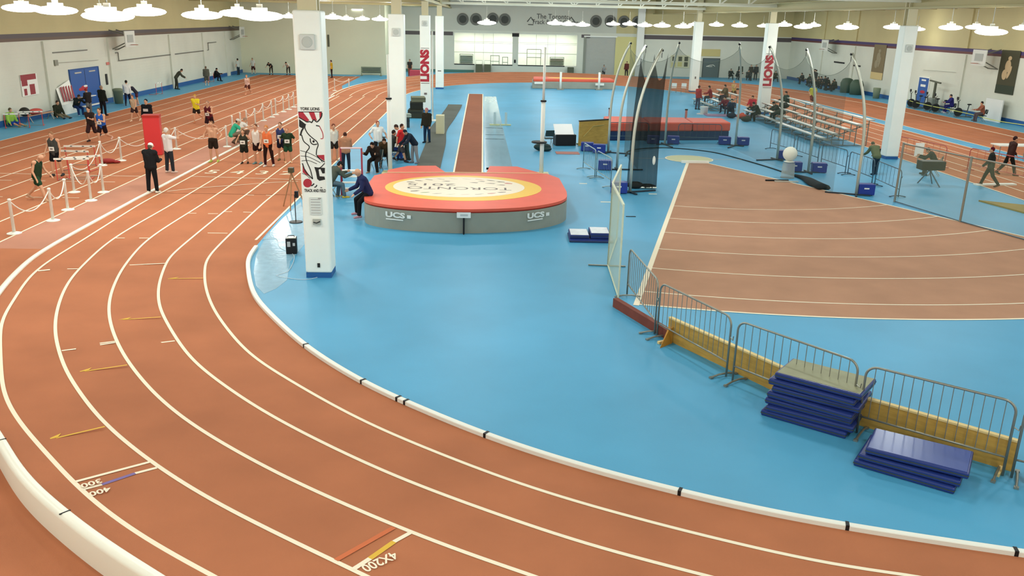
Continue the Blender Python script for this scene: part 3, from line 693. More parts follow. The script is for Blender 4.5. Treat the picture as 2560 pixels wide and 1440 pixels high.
def ol_point(x):                                            # front edge of the mat at world x
    best = min((p for p in OL if p[1] < 0), key=lambda p: abs(p[0]+lm.location.x - x)); i = OL.index(best)
    q = OL[i+1] if i+1 < len(OL) else OL[i-1]
    return Vector((best[0], best[1], 0)), math.atan2(q[1]-best[1], q[0]-best[0])
for wx in (-2.55, 1.62):
    p, an = ol_point(wx); T = Matrix.Translation(p) @ Matrix.Rotation(an, 4, 'Z') @ Matrix.Translation((0,-.035,0))
    m_ = MB(); me = text_mesh('UCS', .27, .006, .012)
    m_.mesh(me, T @ Matrix(((1.25,0,0,0),(0,0,-1,0),(0,.8,0,.44),(0,0,0,1))))
    vs = T @ Vector((.45,0,.43)); m_.box(vs, (.12,.012,.1), an); vs = T @ Vector((-.02,0,.31)); m_.box(vs, (.56,.012,.035), an)
    m_.build('brand_print', mat('print_white', (232,232,226), .6), lm)
p, an = ol_point(-.5); sg = MB(); sg.box(p+Vector((0,-.05,.3)), (.05,.05,.6), an); so = sg.build('strap', BLACK, lm)
# centre sign in front of the mat
t = thing('measure_sign', 'small white sign on a black stake at the front of the landing mat', 'sign', (-.5, 24.16, 0))
MB().bx((-.015,-.015,0),(.015,.015,.55)).build('stake', BLACK, t); MB().bx((-.2,-.03,.5),(.2,-.015,.66)).build('panel', mat('sign_white', (246,246,242), .5), t); MB().bx((-.1,-.034,.55),(.12,-.03,.61)).build('print', mat('faint_print', (196,200,200), .6), t)

# vault standards
def standard(x, y, top, label, collar):
    t = thing('vault_standard', label, 'vault standard', (x, y, 0))
    MB().bx((-.3,-.55,0),(.3,.25,.07)).build('base', mat('standard_base', (205,198,150), .5), t, bevel=.01)
    MB().tube([(0,0,.05),(0,0,2.9)], .085, 14).build('outer_tube', WHITE, t, smooth=True)
    MB().tube([(0,0,2.9),(0,0,2.96)], .12, 14).build('collar', BLACK, t)
    MB().tube([(0,0,2.95),(0,0,top)], .05, 12).build('inner_tube', WHITE, t, smooth=True)
    if collar: MB().lathe([(.3,1.28),(.32,1.3),(.3,1.34)], (-.12,0,0)).build('bar_arm', BLACK, t)
standard(-3.66, 34.2, 4.6, 'white telescopic vault standard left of the landing mat', False); standard(2.42, 34.4, 4.98, 'white telescopic vault standard right of the landing mat with black arm', True)
tag(MB().prism([(-3.35,33.95),(-2.75,33.75),(-2.7,33.85),(-3.3,34.15)], 0, .12).build('standard_guard', YEL), 'yellow foam wedge beside the left vault standard', 'pad')
# rolled out black rubber strip beside the runway
rl = MB(); c = smooth_curve([(-2.2,34.0,0),(-2.25,38,0),(-2.3,43,0),(-2.45,48,0),(-2.2,54,0),(-2.0,60,0),(-1.95,62.7,0)], .8); rl.strip([p+Vector((0,0,.02)) for p in c], 1.0); rl.strip([p+Vector((0,0,.001)) for p in c][::-1], 1.0)
n_ = len(c); rl2 = MB()
vs = []
for i, p in enumerate(c):
    d = c[min(i+1,n_-1)]-c[max(i-1,0)]; d.normalize(); o = Vector((-d.y,d.x,0)); hz = .03
    vs += [p+o*.5, p+o*.5+Vector((0,0,hz)), p-o*.5+Vector((0,0,hz)), p-o*.5]
rl2.add(vs, [(i*4+j, (i+1)*4+j, (i+1)*4+(j+1)%4, i*4+(j+1)%4) for i in range(n_-1) for j in range(4)]); rl2.add(vs[:4], [(0,1,2,3)]); rl2.add(vs[-4:], [(3,2,1,0)])
tag(rl2.build('rubber_strip', mat('grey_rubber', (84,88,80), .8, noise=.1, scale=1)), 'long dark grey rubber strip rolled out left of the runway', 'mat strip')

# far landing mat and its posts
t = thing('landing_mat', 'far red and grey landing mat before the far bend', 'mat', (8.3, 80.5, 0))
MB().prism([(-3.8,-1.2),(3.9,-.6),(3.9,2.4),(-3.6,2.4)], 0, .62).build('base_cover', MATGREY, t, bevel=.05); MB().prism([(-3.7,-1.1),(3.8,-.5),(3.8,2.4),(-3.5,2.4)], .62, .84).build('top_pad', MATRED, t, bevel=.06)
MB().prism(ell2(.3,.9,2.6,1.0), .835, .846).build('printed_ring', YEL, t); MB().box((-3.2,-1.22,.5), (.8,.05,.2), R(4.5)).build('brand_print', WHITE, t); MB().box((2.4,-.85,.45), (.8,.05,.2), R(4.5)).build('brand_print', WHITE, t)
for x, y, lab in ((7.0,78.4,'short white standard at the left of the far landing mat'),(10.55,79.0,'short white standard at the right of the far landing mat')):
    s_ = thing('vault_standard', lab, 'vault standard', (x,y,0)); MB().bx((-.3,-.3,0),(.3,.3,.08)).build('base', STEEL, s_); MB().tube([(0,0,.05),(0,0,1.55)], .1, 10).build('outer_tube', WHITE, s_, smooth=True)
# red mat behind the cage
t = thing('landing_mat', 'red foam mat with dark blue base behind the throwing cage', 'mat', (10, 46.6, 0))
MB().prism([(-3.3,-1.6),(3.3,-.6),(3.6,1.5),(-3.2,1.3)], 0, .48).build('base_cover', mat('navy_vinyl', (34,56,92), .5), t, bevel=.04)
for x0, x1 in ((-3.35,-1.2),(-1.15,1.2),(1.25,3.35)):
    o = MB().prism([(x0,-1.65+.15*(x0+3.35)),(x1,-1.65+.15*(x1+3.35)),(x1+.1,1.5),(x0+.1,1.4)], .48, .95).build('top_pad', MATRED, t, bevel=.08)
for x, y, lab in ((7.3,49.4,'short red and white post left behind the red foam mat'),(11.75,49.6,'short red post behind the red foam mat')):
    s_ = thing('marker_post', lab, 'post', (x,y,0)); MB().tube([(0,0,0),(0,0,1.2)], .07).build('shaft', mat('post_red', (196,120,110), .6), s_); MB().tube([(0,0,1.2),(0,0,1.27)], .09).build('cap', BLACK, s_); MB().lathe([(.25,0),(.25,.04)], (0,0,0)).build('foot', DARK, s_)
# plywood board standing on edge
t = thing('plywood_board', 'upright plywood board with dark tape beside the red foam mat', 'board', (5.65, 43.35, 0), math.atan2(.88, 1.43))
MB().bx((-.95,-.03,0),(.95,.03,1.22)).build('panel', PLY, t); q = MB(); q.bx((-.97,-.045,1.2),(.97,.045,1.26)); q.build('edge_tape', DARK, t); q = MB(); q.tube([(-.7,-.05,.45),(-.1,-.05,.95),(.6,-.05,.98)], .025); q.build('strap', mat('rope_tan', (196,170,100), .7), t)
MB().bx((-.7,.03,0),(-.64,.5,.06)).build('foot', PLYE, t); MB().bx((.64,.03,0),(.7,.5,.06)).build('foot', PLYE, t)

# table with white board and black curtain, chair, bag
t = thing('officials_table', 'small black draped table with a tilted white board on top', 'table', (4.15, 43.1, 0), R(8))
MB().bx((-.52,-.35,0),(.52,.35,.55)).build('drape', BLACK, t, bevel=.02); q = MB(); q.box((-.05,.05,.75), (.95,.04,.75), 0, 0, Matrix.Rotation(R(-50),4,'X')); q.build('white_board', mat('board_white', (250,250,250), .4), t)
def folding_chair(name, label, loc, rz, col):
    t = thing(name, label, 'chair', loc, rz); MB().bx((-.22,-.2,.42),(.22,.2,.46)).build('seat', col, t); MB().box((0,.22,.7), (.44,.03,.3), 0, 0, Matrix.Rotation(R(-8),4,'X')).build('backrest', col, t)
    for s_ in (-1,1): MB().tube([(s_*.2,-.22,0),(s_*.2,.24,.85)], .013, 6).build('leg', STEEL, t); MB().tube([(s_*.2,.2,0),(s_*.2,-.16,.44)], .013, 6).build('leg', STEEL, t)
    return t
folding_chair('folding_chair', 'dark folding chair beside the black draped table', (3.25,42.2,0), R(200), mat('chair_dark', (40,60,62), .6))
t = tag(MB().ell((0,0,.18), (.42,.26,.19)).ell((.15,-.1,.1), (.3,.25,.11)).build('kit_bag', mat('bag_dark_green', (24,52,52), .6), smooth=True, loc=None), 'dark green kit bag on the blue floor right of the right standard', 'bag'); t.location = (2.9, 41.0, 0)
tag(MB().bx((3.5,39.95,0),(4.6,40.7,.02)).build('doormat', mat('pink_rubber', (178,120,110), .7)), 'small red rubber mat on the floor near the plywood board', 'mat')
# brackets and a little thing on the floor
for x, lab in ((.75,'left'),(1.4,'right')):
    s_ = thing('post_base', 'low pale post stub on a plate, the %s one of two beside the runway' % lab, 'post', (x, 50.9, 0)); MB().bx((-.3,-.12,0),(.3,.12,.06)).build('plate', mat('plate_pale', (190,196,150), .6), s_); MB().bx((-.07,-.04,.06),(.07,.04,.75)).build('stub', mat('stub_pale', (176,198,200), .5), s_)

# ================================================================ MATS IN THE FOREGROUND
def gym_mat(name, label, c, rz, size=(1.62,.82,.1), top=None, group=None, tilt=(0,0)):
    t = thing(name, label, 'mat', c, rz, group)
    if tilt != (0,0): t.rotation_euler = (tilt[0], tilt[1], rz)
    a, b_, h_ = size
    m_ = MB().bx((-a/2,-b_/2,0),(a/2,b_/2,h_)); m_.build('cover', ROYAL, t, bevel=.022)
    q = MB().bx((-a/2+.03,-b_/2+.03,h_-.002),(a/2-.03,b_/2-.03,h_+.004)); q.build('top_sheet', top or ROYAL, t)
    q = MB().bx((-a/2-.003,-b_/2-.003,h_*.5-.006),(a/2+.003,b_/2+.003,h_*.5+.006)); q.build('piping', mat('olive_piping', (70,76,50), .6), t)
    return t
d_ = G(2090,1098)-G(1890,1040); ang1 = math.atan2(d_.y, d_.x)
cen = (G(1890,1040)+G(2090,1098))/2; nrm = Vector((-math.sin(ang1), math.cos(ang1), 0)); cen = cen + nrm*.42 + Vector((.10,.0,0)); L1 = d_.length
stack = [(0,.0,.0,0),(.10,.06,.02,3),(.20,.02,.06,1),(.31,.06,.03,-2.5),(.42,.10,.08,1.5),(.53,.05,.05,-2),(.64,.12,.1,-1)]
labs = ['lowest','second from the floor','third from the floor','fourth from the floor','fifth from the floor','sixth, just under the grey topped one','topmost, grey side up']
GTOP = mat('grey_mat_back', (150,150,120), .55, noise=.08, scale=3)
for (z, dx, dy, da), lb in zip(stack, labs):
    c = cen + Vector((math.cos(ang1)*dx+nrm.x*dy, math.sin(ang1)*dx+nrm.y*dy, 0)); c.z = z
    gym_mat('gym_mat', 'blue gym mat in the tall stack, %s' % lb, c, ang1+R(da), (1.34,.8,.1), GTOP if lb.startswith('top') else None, 'tall stack of blue gym mats')
d_ = G(2375,1233)-G(2142,1165); ang2 = math.atan2(d_.y, d_.x); cen = (G(2375,1233)+G(2142,1165))/2; nrm = Vector((-math.sin(ang2), math.cos(ang2), 0))
for z, dx, dy, da, lb in [(0,0,.36,0,'lowest'),(.1,.04,.40,1,'middle'),(.215,.10,.44,3.5,'shiny topmost')]:
    c = cen + Vector((math.cos(ang2)*dx, math.sin(ang2)*dx, 0)) + nrm*dy; c.z = z
    gym_mat('gym_mat', 'blue gym mat in the low stack of three, the %s one' % lb, c, ang2+R(da), (1.32,.76,.095), mat('shiny_blue', (78,96,160), .25, spec=.6) if z > .2 else None, 'low stack of three gym mats')
# silver and blue mats beside the pale net screen
gym_mat('gym_mat', 'flat blue base mat under the silver topped mats', (3.15,23.85,0), R(-2), (1.25,.95,.07), None, 'mats beside the pale net screen')
SILV = mat('silver_sheet', (188,192,196), .35, noise=.12, scale=6)
for x, lb in ((2.83,'left'),(3.42,'right')): gym_mat('gym_mat', 'silver topped blue mat, the %s one on the flat base mat' % lb, (x,23.95,.075), R(-2), (.56,.8,.16 if lb == 'right' else .1), SILV, 'mats beside the pale net screen')

# ================================================================ CROWD BARRIERS AND BOARDS
def crowd_barrier(label, a, b, h_=1.14, group='steel crowd barriers in the foreground', bars=14, col=None, foot=True):
    a, b = Vector((a[0],a[1],0)), Vector((b[0],b[1],0)); d = b-a; L = d.length
    t = thing('crowd_barrier', label, 'barrier', a, math.atan2(d.y, d.x), group); col = col or STEEL
    r = .17; fr = [(.03,0,.02),(.03,0,h_-r)]
    for k in range(1,7): q = PI/2*k/6; fr.append((.03+r-r*math.cos(q), 0, h_-r+r*math.sin(q)))
    fr2 = [(L-x, 0, z) for x, _, z in fr][::-1]
    f = MB(); f.tube(fr+fr2, .019, 8); f.tube([(.03,0,.3),(L-.03,0,.3)], .016, 8); f.build('frame', col, t, smooth=True)
    bm_ = None
    for k in range(bars):
        x = .03+(L-.06)*(k+1)/(bars+1); zt = h_ if r < x < L-r else h_-r+math.sqrt(max(0, r*r-(r-min(x-.03, L-.03-x))**2))
        bb = MB(); bb.tube([(x,0,.3),(x,0,zt-.01)], .0065, 6); bb.build('bar', col, t)
    if foot:
        for x in (.1, L-.1):
            q = MB(); q.tube([(x,-.28,.02),(x,-.1,.05),(x,.1,.05),(x,.28,.02)], .018, 6); q.bx((x-.03,-.3,0),(x+.03,-.24,.03)); q.bx((x-.03,.24,0),(x+.03,.3,.03)); q.build('foot', col, t)
    hk = MB(); hk.tube([(L-.03,0,.78),(L+.05,0,.74),(L+.06,0,.82)], .01, 6); hk.build('hook', col, t)
    return t
crowd_barrier('steel crowd barrier seen end on beside the pale net screen', (3.36,18.55), (3.52,16.0))
crowd_barrier('steel crowd barrier at the start of the yellow plywood boards', (3.53,15.92), (4.40,13.86))
crowd_barrier('steel crowd barrier behind the tall stack of blue mats', (4.44,13.74), (5.80,11.86))
crowd_barrier('steel crowd barrier behind the low stack of three mats', (5.83,11.78), (7.42,10.45))
crowd_barrier('steel crowd barrier cut off by the right edge of the photo', (7.46,10.42), (9.2,9.3))
def plank(name, label, a, b, h_, th, m_, parts=True):
    a, b = Vector((a[0],a[1],0)), Vector((b[0],b[1],0)); d = b-a; t = thing(name, label, 'board', a, math.atan2(d.y,d.x)); L = d.length
    MB().bx((0,-th/2,0),(L,th/2,h_)).build('panel', m_, t)
    if parts: MB().bx((0,-th/2-.012,h_),(L,th/2+.02,h_+.03)).build('cap_strip', PLYE, t)
    for x in ((.05, L-.15) if parts else ()): MB().prism([(0,0),(.06,0),(.06,.3),(0,.3)], 0, .05).build('brace', PLYE, t).location = (x, -.3-th/2, 0)
    return t
plank('stop_board', 'dark red wooden board at the corner of the throwing sector', (2.98,17.78), (3.78,15.72), .2, .12, REDWOOD, False)
plank('plywood_kickboard', 'long yellow plywood board on edge behind the first crowd barriers', (3.74,15.75), (5.52,12.55), .46, .05, PLY)
plank('plywood_kickboard', 'yellow plywood board on edge behind the low stack of mats', (5.54,12.5), (7.62,10.62), .46, .05, PLY)
w_ = MB().prism([(0,0),(.35,-.1),(.35,0)], 0, .02); t = tag(MB().add([(0,0,0),(.1,.0,0),(.05,-.4,0),(0,0,.34),(.1,0,.34),(.05,-.08,.28)], [(0,1,2),(3,5,4),(0,3,4,1),(1,4,5,2),(2,5,3,0)]).build('plywood_brace', mat('plywood_brace', (186,130,48), .6)), 'small plywood wedge at the end of the yellow boards', 'wedge'); t.location = (3.7,15.62,0); t.rotation_euler = (0,0,R(-40))
# bag at the right edge
t = thing('shopping_bag', 'clear plastic bag with red and pink contents at the right edge', 'bag', (7.75,10.2,0)); MB().ell((0,0,.22), (.2,.16,.22)).build('sack', mat('clear_bag', (190,196,196), .3), t, smooth=True); MB().ell((.02,0,.42), (.16,.12,.1)).build('contents', mat('bag_red', (200,80,70), .5), t, smooth=True)

# ================================================================ PALE NET SCREEN BY THE SECTOR
NETP = net_mat('pale_netting', (196,206,180), .5)
scr = thing('net_screen', 'pale folded net screen standing by the sector corner', 'screen', (3.27,21.0,0))
far = G(1553,412,2.16)
for (xa,ya),(xb,yb_) in (((far.x,far.y),(3.27,21.0)),((3.27,21.0),(3.14,18.4))):
    a = Vector((xa-3.27,ya-21.0,0)); b_ = Vector((xb-3.27,yb_-21.0,0))
    m_ = MB(); N_ = 12
    for k in range(N_):
        p, q = a.lerp(b_,k/N_), a.lerp(b_,(k+1)/N_); m_.add([(p.x,p.y,.04),(q.x,q.y,.04),(q.x,q.y,2.14),(p.x,p.y,2.14)], [(0,1,2,3)])
    m_.build('netting', NETP, scr)
    f = MB(); f.bar((a.x,a.y,2.15),(b_.x,b_.y,2.15),.045,.045); f.bar((a.x,a.y,.03),(b_.x,b_.y,.03),.03,.03)
    for p in (a, b_): f.tube([(p.x,p.y,0),(p.x,p.y,2.17)], .022, 8)
    f.build('frame', mat('pale_frame', (208,212,186), .5), scr)
q = MB(); q.tube([(-.5,.05,.02),(.45,-.05,.02)], .02, 6); q.build('foot', STEEL, scr)

# ================================================================ THROWING CAGE
cagec = Vector((9.8, 36.0, 0))
poles = [('a',6.03,40.66),('b',5.72,35.8),('c',5.46,30.83),('d',9.39,43.76),('e',13.05,43.76),('f',13.74,39.29),('g',13.95,35.86),('h',13.99,31.03)]
plabel = {'a':'third curved cage pole on the left side','b':'middle curved cage pole on the left side','c':'nearest left curved cage pole beside the dark gathered net','d':'left one of the two cage poles at the back','e':'right one of the two cage poles at the back','f':'farthest curved cage pole on the right side','g':'middle curved cage pole on the right side behind the white ball','h':'nearest curved cage pole on the right side, with a bright blue block'}
tips = {}
POFF = dict(a=.78,b=.9,c=.97,d=.95,e=.9,f=1.05,g=.7,h=.82)
POLEM = mat('pole_aluminium', (206,208,192), .35, .5)
for n_, x, y in poles:
    d = cagec-Vector((x,y,0)); d = Vector((d.x, d.y*.35, 0)) if n_ not in 'de' else Vector({'d':(.15,-1,0),'e':(-.55,-.8,0)}[n_]); d.normalize()
    t = thing('cage_pole', plabel[n_], 'cage pole', (x,y,0), 0, 'curved poles of the throwing cage')
    P = [(0,0,.05),(0,0,1.3)] + [tuple(d*(POFF[n_]*((k/12)**2.5)) + Vector((0,0,1.3+3.8*k/12))) for k in range(1,13)]
    MB().tube(P, [.055]*8+[.05]*6, 10).build('post', POLEM, t, smooth=True)
    tip = Vector(P[-1]); tips[n_] = tip+Vector((x,y,0)); q = MB(); q.lathe([(.04,-.09),(.06,-.05),(.04,0)], tip); q.tube([tip, tip+Vector((0,0,-.3))], .012, 6); q.build('pulley', DARK, t)
    b_ = MB(); o = Vector((-d.y, d.x, 0)); b_.bar(d*-.5, d*1.1, .07, .05); b_.bar(o*-.45, o*.45, .07, .05); b_.build('base_frame', mat('dark_base', (44,56,66), .5), t).location = (0,0,.03)
BB = mat('ballast_blue', (36,58,140), .4, noise=.06, scale=3)
blk = {'a':[(-.45,-.1,'left'),(-.95,.5,'rear')],'b':[(-.5,0,'')],'c':[(-.42,-.05,'')],'d':[(-.55,.35,'left'),(.5,.35,'right')],'e':[(-.45,.45,'left'),(.5,.4,'right')],'f':[(.4,.25,'')],'g':[(-.5,.35,'left'),(.5,.15,'right')],'h':[(.38,.12,'')]}
for n_, x, y in poles:
    for dx, dy, lb in blk[n_]:
        lab = 'blue ballast block at the foot of the %s' % {'a':'third pole on the left','b':'middle pole on the left','c':'nearest pole on the left','d':'left back pole','e':'right back pole','f':'farthest pole on the right','g':'middle pole on the right','h':'nearest pole on the right'}[n_]
        if lb: lab = lab.replace('blue ballast', '%s blue ballast' % lb)
        t = thing('ballast_block', lab, 'block', (x+dx,y+dy,0), R(-8), 'blue ballast blocks of the throwing cage')
        MB().bx((-.3,-.2,.02),(.3,.2,.42)).build('body', BB, t, bevel=.03); MB().bx((-.1,-.205,.24),(.08,-.2,.29)).build('handle_print', WHITE, t)
NETD = net_mat('cage_net', (92,102,92), .3); NETK = net_mat('gathered_net', (40,46,42), .8)
cn = thing('cage_net', 'thin grey net hanging around the throwing cage from pole to pole', 'net', (9.8,36,0))
order = 'badefgh'
for a, b_ in zip(order, order[1:]):
    A, B = tips[a]-Vector((9.8,36,0)), tips[b_]-Vector((9.8,36,0)); m_ = MB(); N_ = 14; rope = []
    for k in range(N_+1):
        u = k/N_; p = A.lerp(B,u); zt = 4.8-.62*(4*u*(1-u))**.8; rope.append(Vector((p.x,p.y,zt)))
    for k in range(N_):
        p, q = rope[k], rope[k+1]; m_.add([(p.x,p.y,.02),(q.x,q.y,.02),tuple(q),tuple(p)], [(0,1,2,3)])
    m_.build('net_panel', NETD, cn); MB().tube(rope, .008, 5).build('edge_rope', mat('net_rope', (120,130,116), .8), cn)
gn_ = thing('gathered_net', 'dark gathered net curtain hanging at the mouth of the cage', 'net', (6.1,31.75,0))
m_ = MB(); N_ = 44; top = []; base_ = []
for k in range(N_+1):
    u = k/N_; x = -.5+1.0*u; y = .14*math.sin(u*PI*9); xx = x*(.86)+.22*(1)
    zt = 4.85-.95*abs(math.sin(u*PI*2))**.8 + .1*u
    top.append((x*.98+.13, y*.5+.1, zt)); base_.append((x*1.14-.05, y, .03))
for lv in range(8):
    pass
V = []
for k in range(N_+1):
    for l in range(9):
        s_ = l/8; a, b_ = Vector(base_[k]), Vector(top[k]); V.append(a.lerp(b_, s_) + Vector((-.05*math.sin(PI*s_),0,0)))
m_.add(V, [(k*9+l,(k+1)*9+l,(k+1)*9+l+1,k*9+l+1) for k in range(N_) for l in range(8)]); m_.build('curtain', NETK, gn_)
q = MB(); q.ell((-.3,.0,.12), (.32,.2,.14)); q.ell((.15,.05,.08), (.35,.18,.09)); q.build('gathered_heap', mat('net_heap', (34,38,36), .9), gn_, smooth=True)
MB().tube([(-.45,-.08,.05),(.5,-.1,.05)], .03, 6).build('weight_bar', POLEM, gn_)
MB().ell((.3,-.25,1.1), (.06,.04,.17)).build('white_tag', WHITE, gn_, smooth=True)
# dark rope / heavy net edge lying on the floor around the cage
rp = smooth_curve([(6.7,39.6,0),(7.2,41.4,0),(8.4,42.4,0),(9.6,42.5,0),(11.2,41.4,0),(12.0,39.4,0),(12.6,37.2,0),(12.9,35.7,0),(13.2,34.2,0),(13.1,33.0,0),(13.15,32.0,0)], .3)
q = MB(); rs = [.06]*len(rp); n_ = len(rp)
for i in range(n_): rs[i] = .05 + .22*sstep((i/n_-.72)/.22)
q.tube([p+Vector((0,0,rs[i]*.4)) for i, p in enumerate(rp)], rs, 8)
for i, v in enumerate(q.v): q.v[i] = (v[0], v[1], max(.0, v[2]*.55))
tag(q.build('net_edge', mat('net_edge_dark', (36,44,46), .9), smooth=True), 'dark heavy net edge lying on the floor around the throwing circle', 'net')
# white ball sign
t = thing('distance_marker', 'white round marker on a stand inside the cage on the right', 'marker', (12.62,34.6,0))
MB().ell((0,0,.98), (.29,.29,.29), 20, 12).build('ball', mat('ball_white', (238,238,222), .5), t, smooth=True); MB().lathe([(.12,.62),(.22,.66),(.12,.7)]).build('collar', WHITE, t)
MB().lathe([(.28,0),(.27,.02),(.24,.6),(.1,.62)]).build('pedestal', net_mat('clear_pedestal', (190,200,196), .45), t, smooth=True)
for lab, c, an in (('black starting bar lying left of the white round marker',(11.9,33.75,.03),3),('pale bar lying in front of the white round marker',(12.2,33.5,.03),-2)):
    o = tag(MB().box((0,0,0), (.95,.07,.06)).build('floor_bar', BLACK if 'black' in lab else ALU), lab, 'bar'); o.location = c; o.rotation_euler = (0,0,R(an))
# barriers beside and behind the cage
DST = mat('dull_steel', (84,104,116), .5, .4)
for i, (a, b_) in enumerate([((4.30,36.0),(4.55,33.9)),((4.58,33.8),(4.88,31.75))]): crowd_barrier('dull steel barrier left of the cage, the %s one' % ('farther','nearer')[i], a, b_, 1.1, 'barriers around the throwing cage', 8, mat('grey_steel', (150,168,166), .4, .6))
bb_ = [((6.3,44.5),(8.7,44.7)),((10.2,44.6),(12.5,44.5)),((14.6,43.0),(15.0,40.7)),((15.05,40.5),(15.25,38.2)),((15.3,38.0),(15.5,35.7)),((15.5,35.5),(15.55,33.2)),((15.55,33.0),(15.45,30.7))]
for i, (a, b_) in enumerate(bb_): crowd_barrier('low steel barrier behind the cage, %s counted from the back left' % ORD(i), a, b_, 1.0, 'barriers around the throwing cage', 6, DST)
# tall net fence on the right
NETF = net_mat('fence_netting', (156,170,140), .2)
fe = thing('net_fence', 'tall translucent net fence with steel posts at the right edge', 'fence', (15.6,26.7,0))
ps_ = [(14.9,29.85),(15.62,26.73),(16.5,23.6),(17.4,20.4)]
for a, b_ in zip(ps_, ps_[1:]):
    a = Vector((a[0]-15.6,a[1]-26.7,0)); b_ = Vector((b_[0]-15.6,b_[1]-26.7,0)); q = MB(); q.add([(a.x,a.y,.05),(b_.x,b_.y,.05),(b_.x,b_.y,2.1),(a.x,a.y,2.1)], [(0,1,2,3)]); q.build('netting', NETF, fe)
    q = MB(); q.tube([(a.x,a.y,2.1),(b_.x,b_.y,2.1)], .028, 6); q.build('top_rail', STEEL, fe); q = MB(); q.tube([(a.x,a.y,.03),(b_.x,b_.y,.03)], .018, 6); q.build('bottom_rail', DST, fe)
for x, y in ps_: q = MB(); q.tube([(x-15.6,y-26.7,0),(x-15.6,y-26.7,2.14)], .04, 8); q.build('post', STEEL, fe)
tag(MB().prism([(18.2,30.2),(22,28.0),(24.5,24),(19.5,24.5)], 0, .05).build('floor_mat', mat('olive_mat', (150,128,58), .7, noise=.1, scale=1)), 'olive brown mat on the floor at the right edge', 'mat')

SHEET = mat('clear_plastic_sheet', (140,186,212), .16, noise=.10, scale=5, bump=.35, bscale=6, spec=.6)
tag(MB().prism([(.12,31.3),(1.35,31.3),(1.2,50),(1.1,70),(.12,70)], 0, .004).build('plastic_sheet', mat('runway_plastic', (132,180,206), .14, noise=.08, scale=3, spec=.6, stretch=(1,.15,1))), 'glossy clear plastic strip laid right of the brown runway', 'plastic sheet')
tag(MB().prism([tuple(G(x,y).xy) for x,y in ((752,505),(766,560),(762,610),(725,655),(718,700),(690,722),(660,735),(640,715),(634,680),(640,640),(665,590),(705,548))], 0, .004).build('plastic_sheet', SHEET), 'wrinkled clear plastic sheet on the blue floor left of the near column', 'plastic sheet')
EXPO = 0.2
# ================================================================ PEOPLE
SK = {'light': mat('skin_light', (206,156,124), .6), 'mid': mat('skin_mid', (176,126,96), .6), 'dark': mat('skin_dark', (92,62,48), .6)}
_cm = {}
def cloth(rgb):
    if rgb not in _cm: _cm[rgb] = mat('cloth_%d_%d_%d' % rgb, rgb, .85, spec=.1)
    return _cm[rgb]
POSE = {
 'stand': dict(lean=0, hip=(2,-2), knee=(2,2), arm=(4,4), elb=(18,18), abd=(9,9), leg_abd=3, head=5),
 'stand2': dict(lean=3, hip=(8,-6), knee=(8,6), arm=(10,-4), elb=(30,25), abd=(12,10), leg_abd=5, head=12),
 'hips': dict(lean=-2, hip=(3,-3), knee=(3,3), arm=(-15,-15), elb=(80,80), abd=(38,38), leg_abd=4, head=5),
 'walk': dict(lean=4, hip=(22,-18), knee=(6,20), arm=(-20,22), elb=(15,20), abd=(8,8), leg_abd=2, head=6),
 'walkdown': dict(lean=10, hip=(24,-20), knee=(8,28), arm=(-12,14), elb=(35,30), abd=(10,10), leg_abd=2, head=40),
 'run': dict(lean=8, hip=(45,-22), knee=(60,45), arm=(-45,35), elb=(90,85), abd=(12,12), leg_abd=2, head=0),
 'jog': dict(lean=6, hip=(24,-16), knee=(30,55), arm=(-30,25), elb=(85,85), abd=(12,12), leg_abd=2, head=2),
 'photo': dict(lean=-2, hip=(3,-3), knee=(2,2), arm=(75,75), elb=(95,95), abd=(22,22), leg_abd=4, head=0),
 'crossed': dict(lean=-2, hip=(2,-2), knee=(2,2), arm=(22,22), elb=(95,95), abd=(10,10), leg_abd=3, head=6),
 'hold': dict(lean=2, hip=(3,-3), knee=(2,2), arm=(18,18), elb=(75,75), abd=(10,10), leg_abd=4, head=25),
 'bend': dict(lean=62, hip=(10,4), knee=(8,8), arm=(48,52), elb=(20,15), abd=(10,10), leg_abd=5, head=20),
 'bow': dict(lean=38, hip=(8,-4), knee=(8,6), arm=(28,34), elb=(30,25), abd=(8,8), leg_abd=4, head=25),
 'set': dict(lean=80, hip=(35,-5), knee=(50,20), arm=(88,92), elb=(4,4), abd=(8,8), leg_abd=4, head=0),
 'sit': dict(lean=12, hip=(84,80), knee=(80,78), arm=(35,40), elb=(50,45), abd=(12,12), leg_abd=7, head=10),
 'sitlean': dict(lean=32, hip=(78,74), knee=(70,82), arm=(45,50), elb=(60,50), abd=(12,12), leg_abd=8, head=25),
 'padsit': dict(lean=24, hip=(58,50), knee=(60,46), arm=(20,16), elb=(48,42), abd=(10,10), leg_abd=5, head=15),
 'floor': dict(lean=18, hip=(108,100), knee=(118,90), arm=(40,45), elb=(50,50), abd=(16,16), leg_abd=12, head=10),
 'floorlong': dict(lean=10, hip=(92,88), knee=(18,10), arm=(20,10), elb=(20,15), abd=(18,18), leg_abd=9, head=8),
 'crouch': dict(lean=30, hip=(104,78), knee=(128,130), arm=(50,55), elb=(50,45), abd=(12,12), leg_abd=9, head=5),
 'kneel': dict(lean=12, hip=(88,5), knee=(92,95), arm=(40,45), elb=(60,55), abd=(12,12), leg_abd=5, head=18),
}
